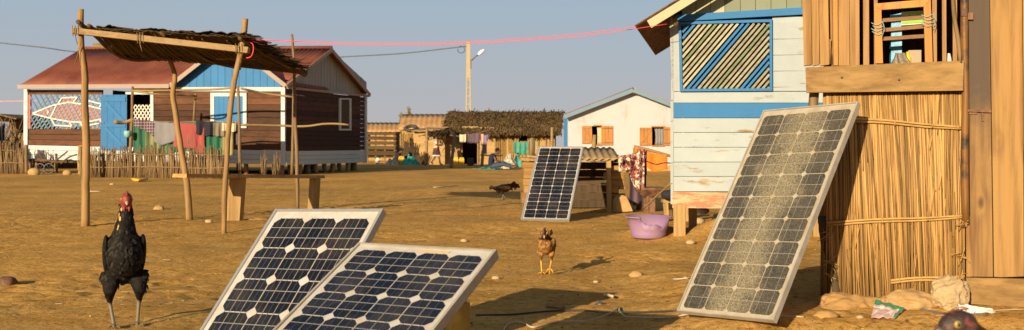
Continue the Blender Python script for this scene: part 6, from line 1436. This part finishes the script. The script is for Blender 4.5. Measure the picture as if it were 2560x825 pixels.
gwire('ground_wire', 'cream twin wire running over the sand to the shattered panel', [(1255, 835), (1268, 815), (1290, 808), (1312, 811), (1332, 820), (1370, 812), (1400, 806), (1440, 805), (1480, 802), (1520, 788), (1547, 771), (1549, 780), (1565, 794), (1600, 795), (1650, 796), (1690, 793), (1730, 786), (1780, 785), (1850, 790), (1940, 799), (2010, 797)], .0048, 'cream_wire')
gwire('ground_wire', 'black cable lying across the shadows to the shattered panel', [(1190, 790), (1280, 788), (1360, 781), (1440, 778), (1540, 782), (1620, 782), (1694, 779)], .005, 'black_wire')
gwire('ground_strap', 'grey blue strap running from the sack towards the door', [(2196, 752), (2240, 766), (2300, 775), (2360, 787), (2400, 790), (2470, 792)], .005, 'cable')
# crumpled packets
def packet(label, a, b, c_, d_, mats, seed):
    A, B, C, D = [G(*q) for q in (a, b, c_, d_)]; A.z += .045; B.z += .02
    mb = MB(); mb.grid(lambda u, v: A.lerp(B, u).lerp(D.lerp(C, u), v) + Vector((0, 0, 0.004 + .010 * mnoise.noise((u * 5 + seed, v * 4, seed)))), 18, 12, 0, False, .002, (0, 0, 1))
    n = len(mb.f)
    for k in range(18 * 12):
        j = k // 18; i = k % 18; mb.m[k] = 1 if (j < 3 or i > 15) else (2 if (j == 4 or (i + j) % 9 == 0) else 0)
    return single('crumpled_packet', mb, mats, label, 'packet')
pk = [plain('packet_pink', (.62, .42, .40), .4), plain('packet_green', (.02, .25, .13), .35), plain('packet_white', (.75, .70, .62), .4), plain('packet_red', (.65, .10, .06), .4)]
packet('crumpled green and pink wrapper on the sand by the reed wall', (2188, 774), (2262, 782), (2238, 797), (2178, 797), [pk[0], pk[1], pk[2]], 3)
packet('white and red wrapper on the ground before the plank door', (2396, 786), (2480, 786), (2490, 796), (2400, 797), [pk[2], pk[2], pk[3]], 5)
# loose chips, straw and droppings all over the yard
mb = MB(); rr = random.Random(11)
for i in range(1900):
    Y = 3.2 * (26 / 3.2) ** (rr.random() ** .8); x = rr.uniform(-.62, .62) * Y
    if mnoise.noise((x * .7, Y * .7, 3)) < -.05 and rr.random() < .6: continue
    z = gz(x, Y); s = rr.uniform(.0015, .0045) * (1 + Y * .05); k = rr.random()
    if k < .16:
        a = rr.uniform(0, 3.14); L = s * rr.uniform(2, 7); dv = Vector((math.cos(a), math.sin(a), 0)); p = Vector((x, Y, z + .003)); mb.board(p - dv * L, p + dv * L, s * .5, s * .3, (0, 0, 1), rr.choice((1, 1, 2)))
    else: mb.box((x, Y, z + s * .25), (s * 2, s * 1.4, s), rr.uniform(0, 3), rr.choice((0, 0, 2, 2, 2, 0)), s * .35)
lit = struct('gravel', mb, [M['stone2'], M['cream_wire'], M['dark_wood'], M['pebble']], 'stuff')
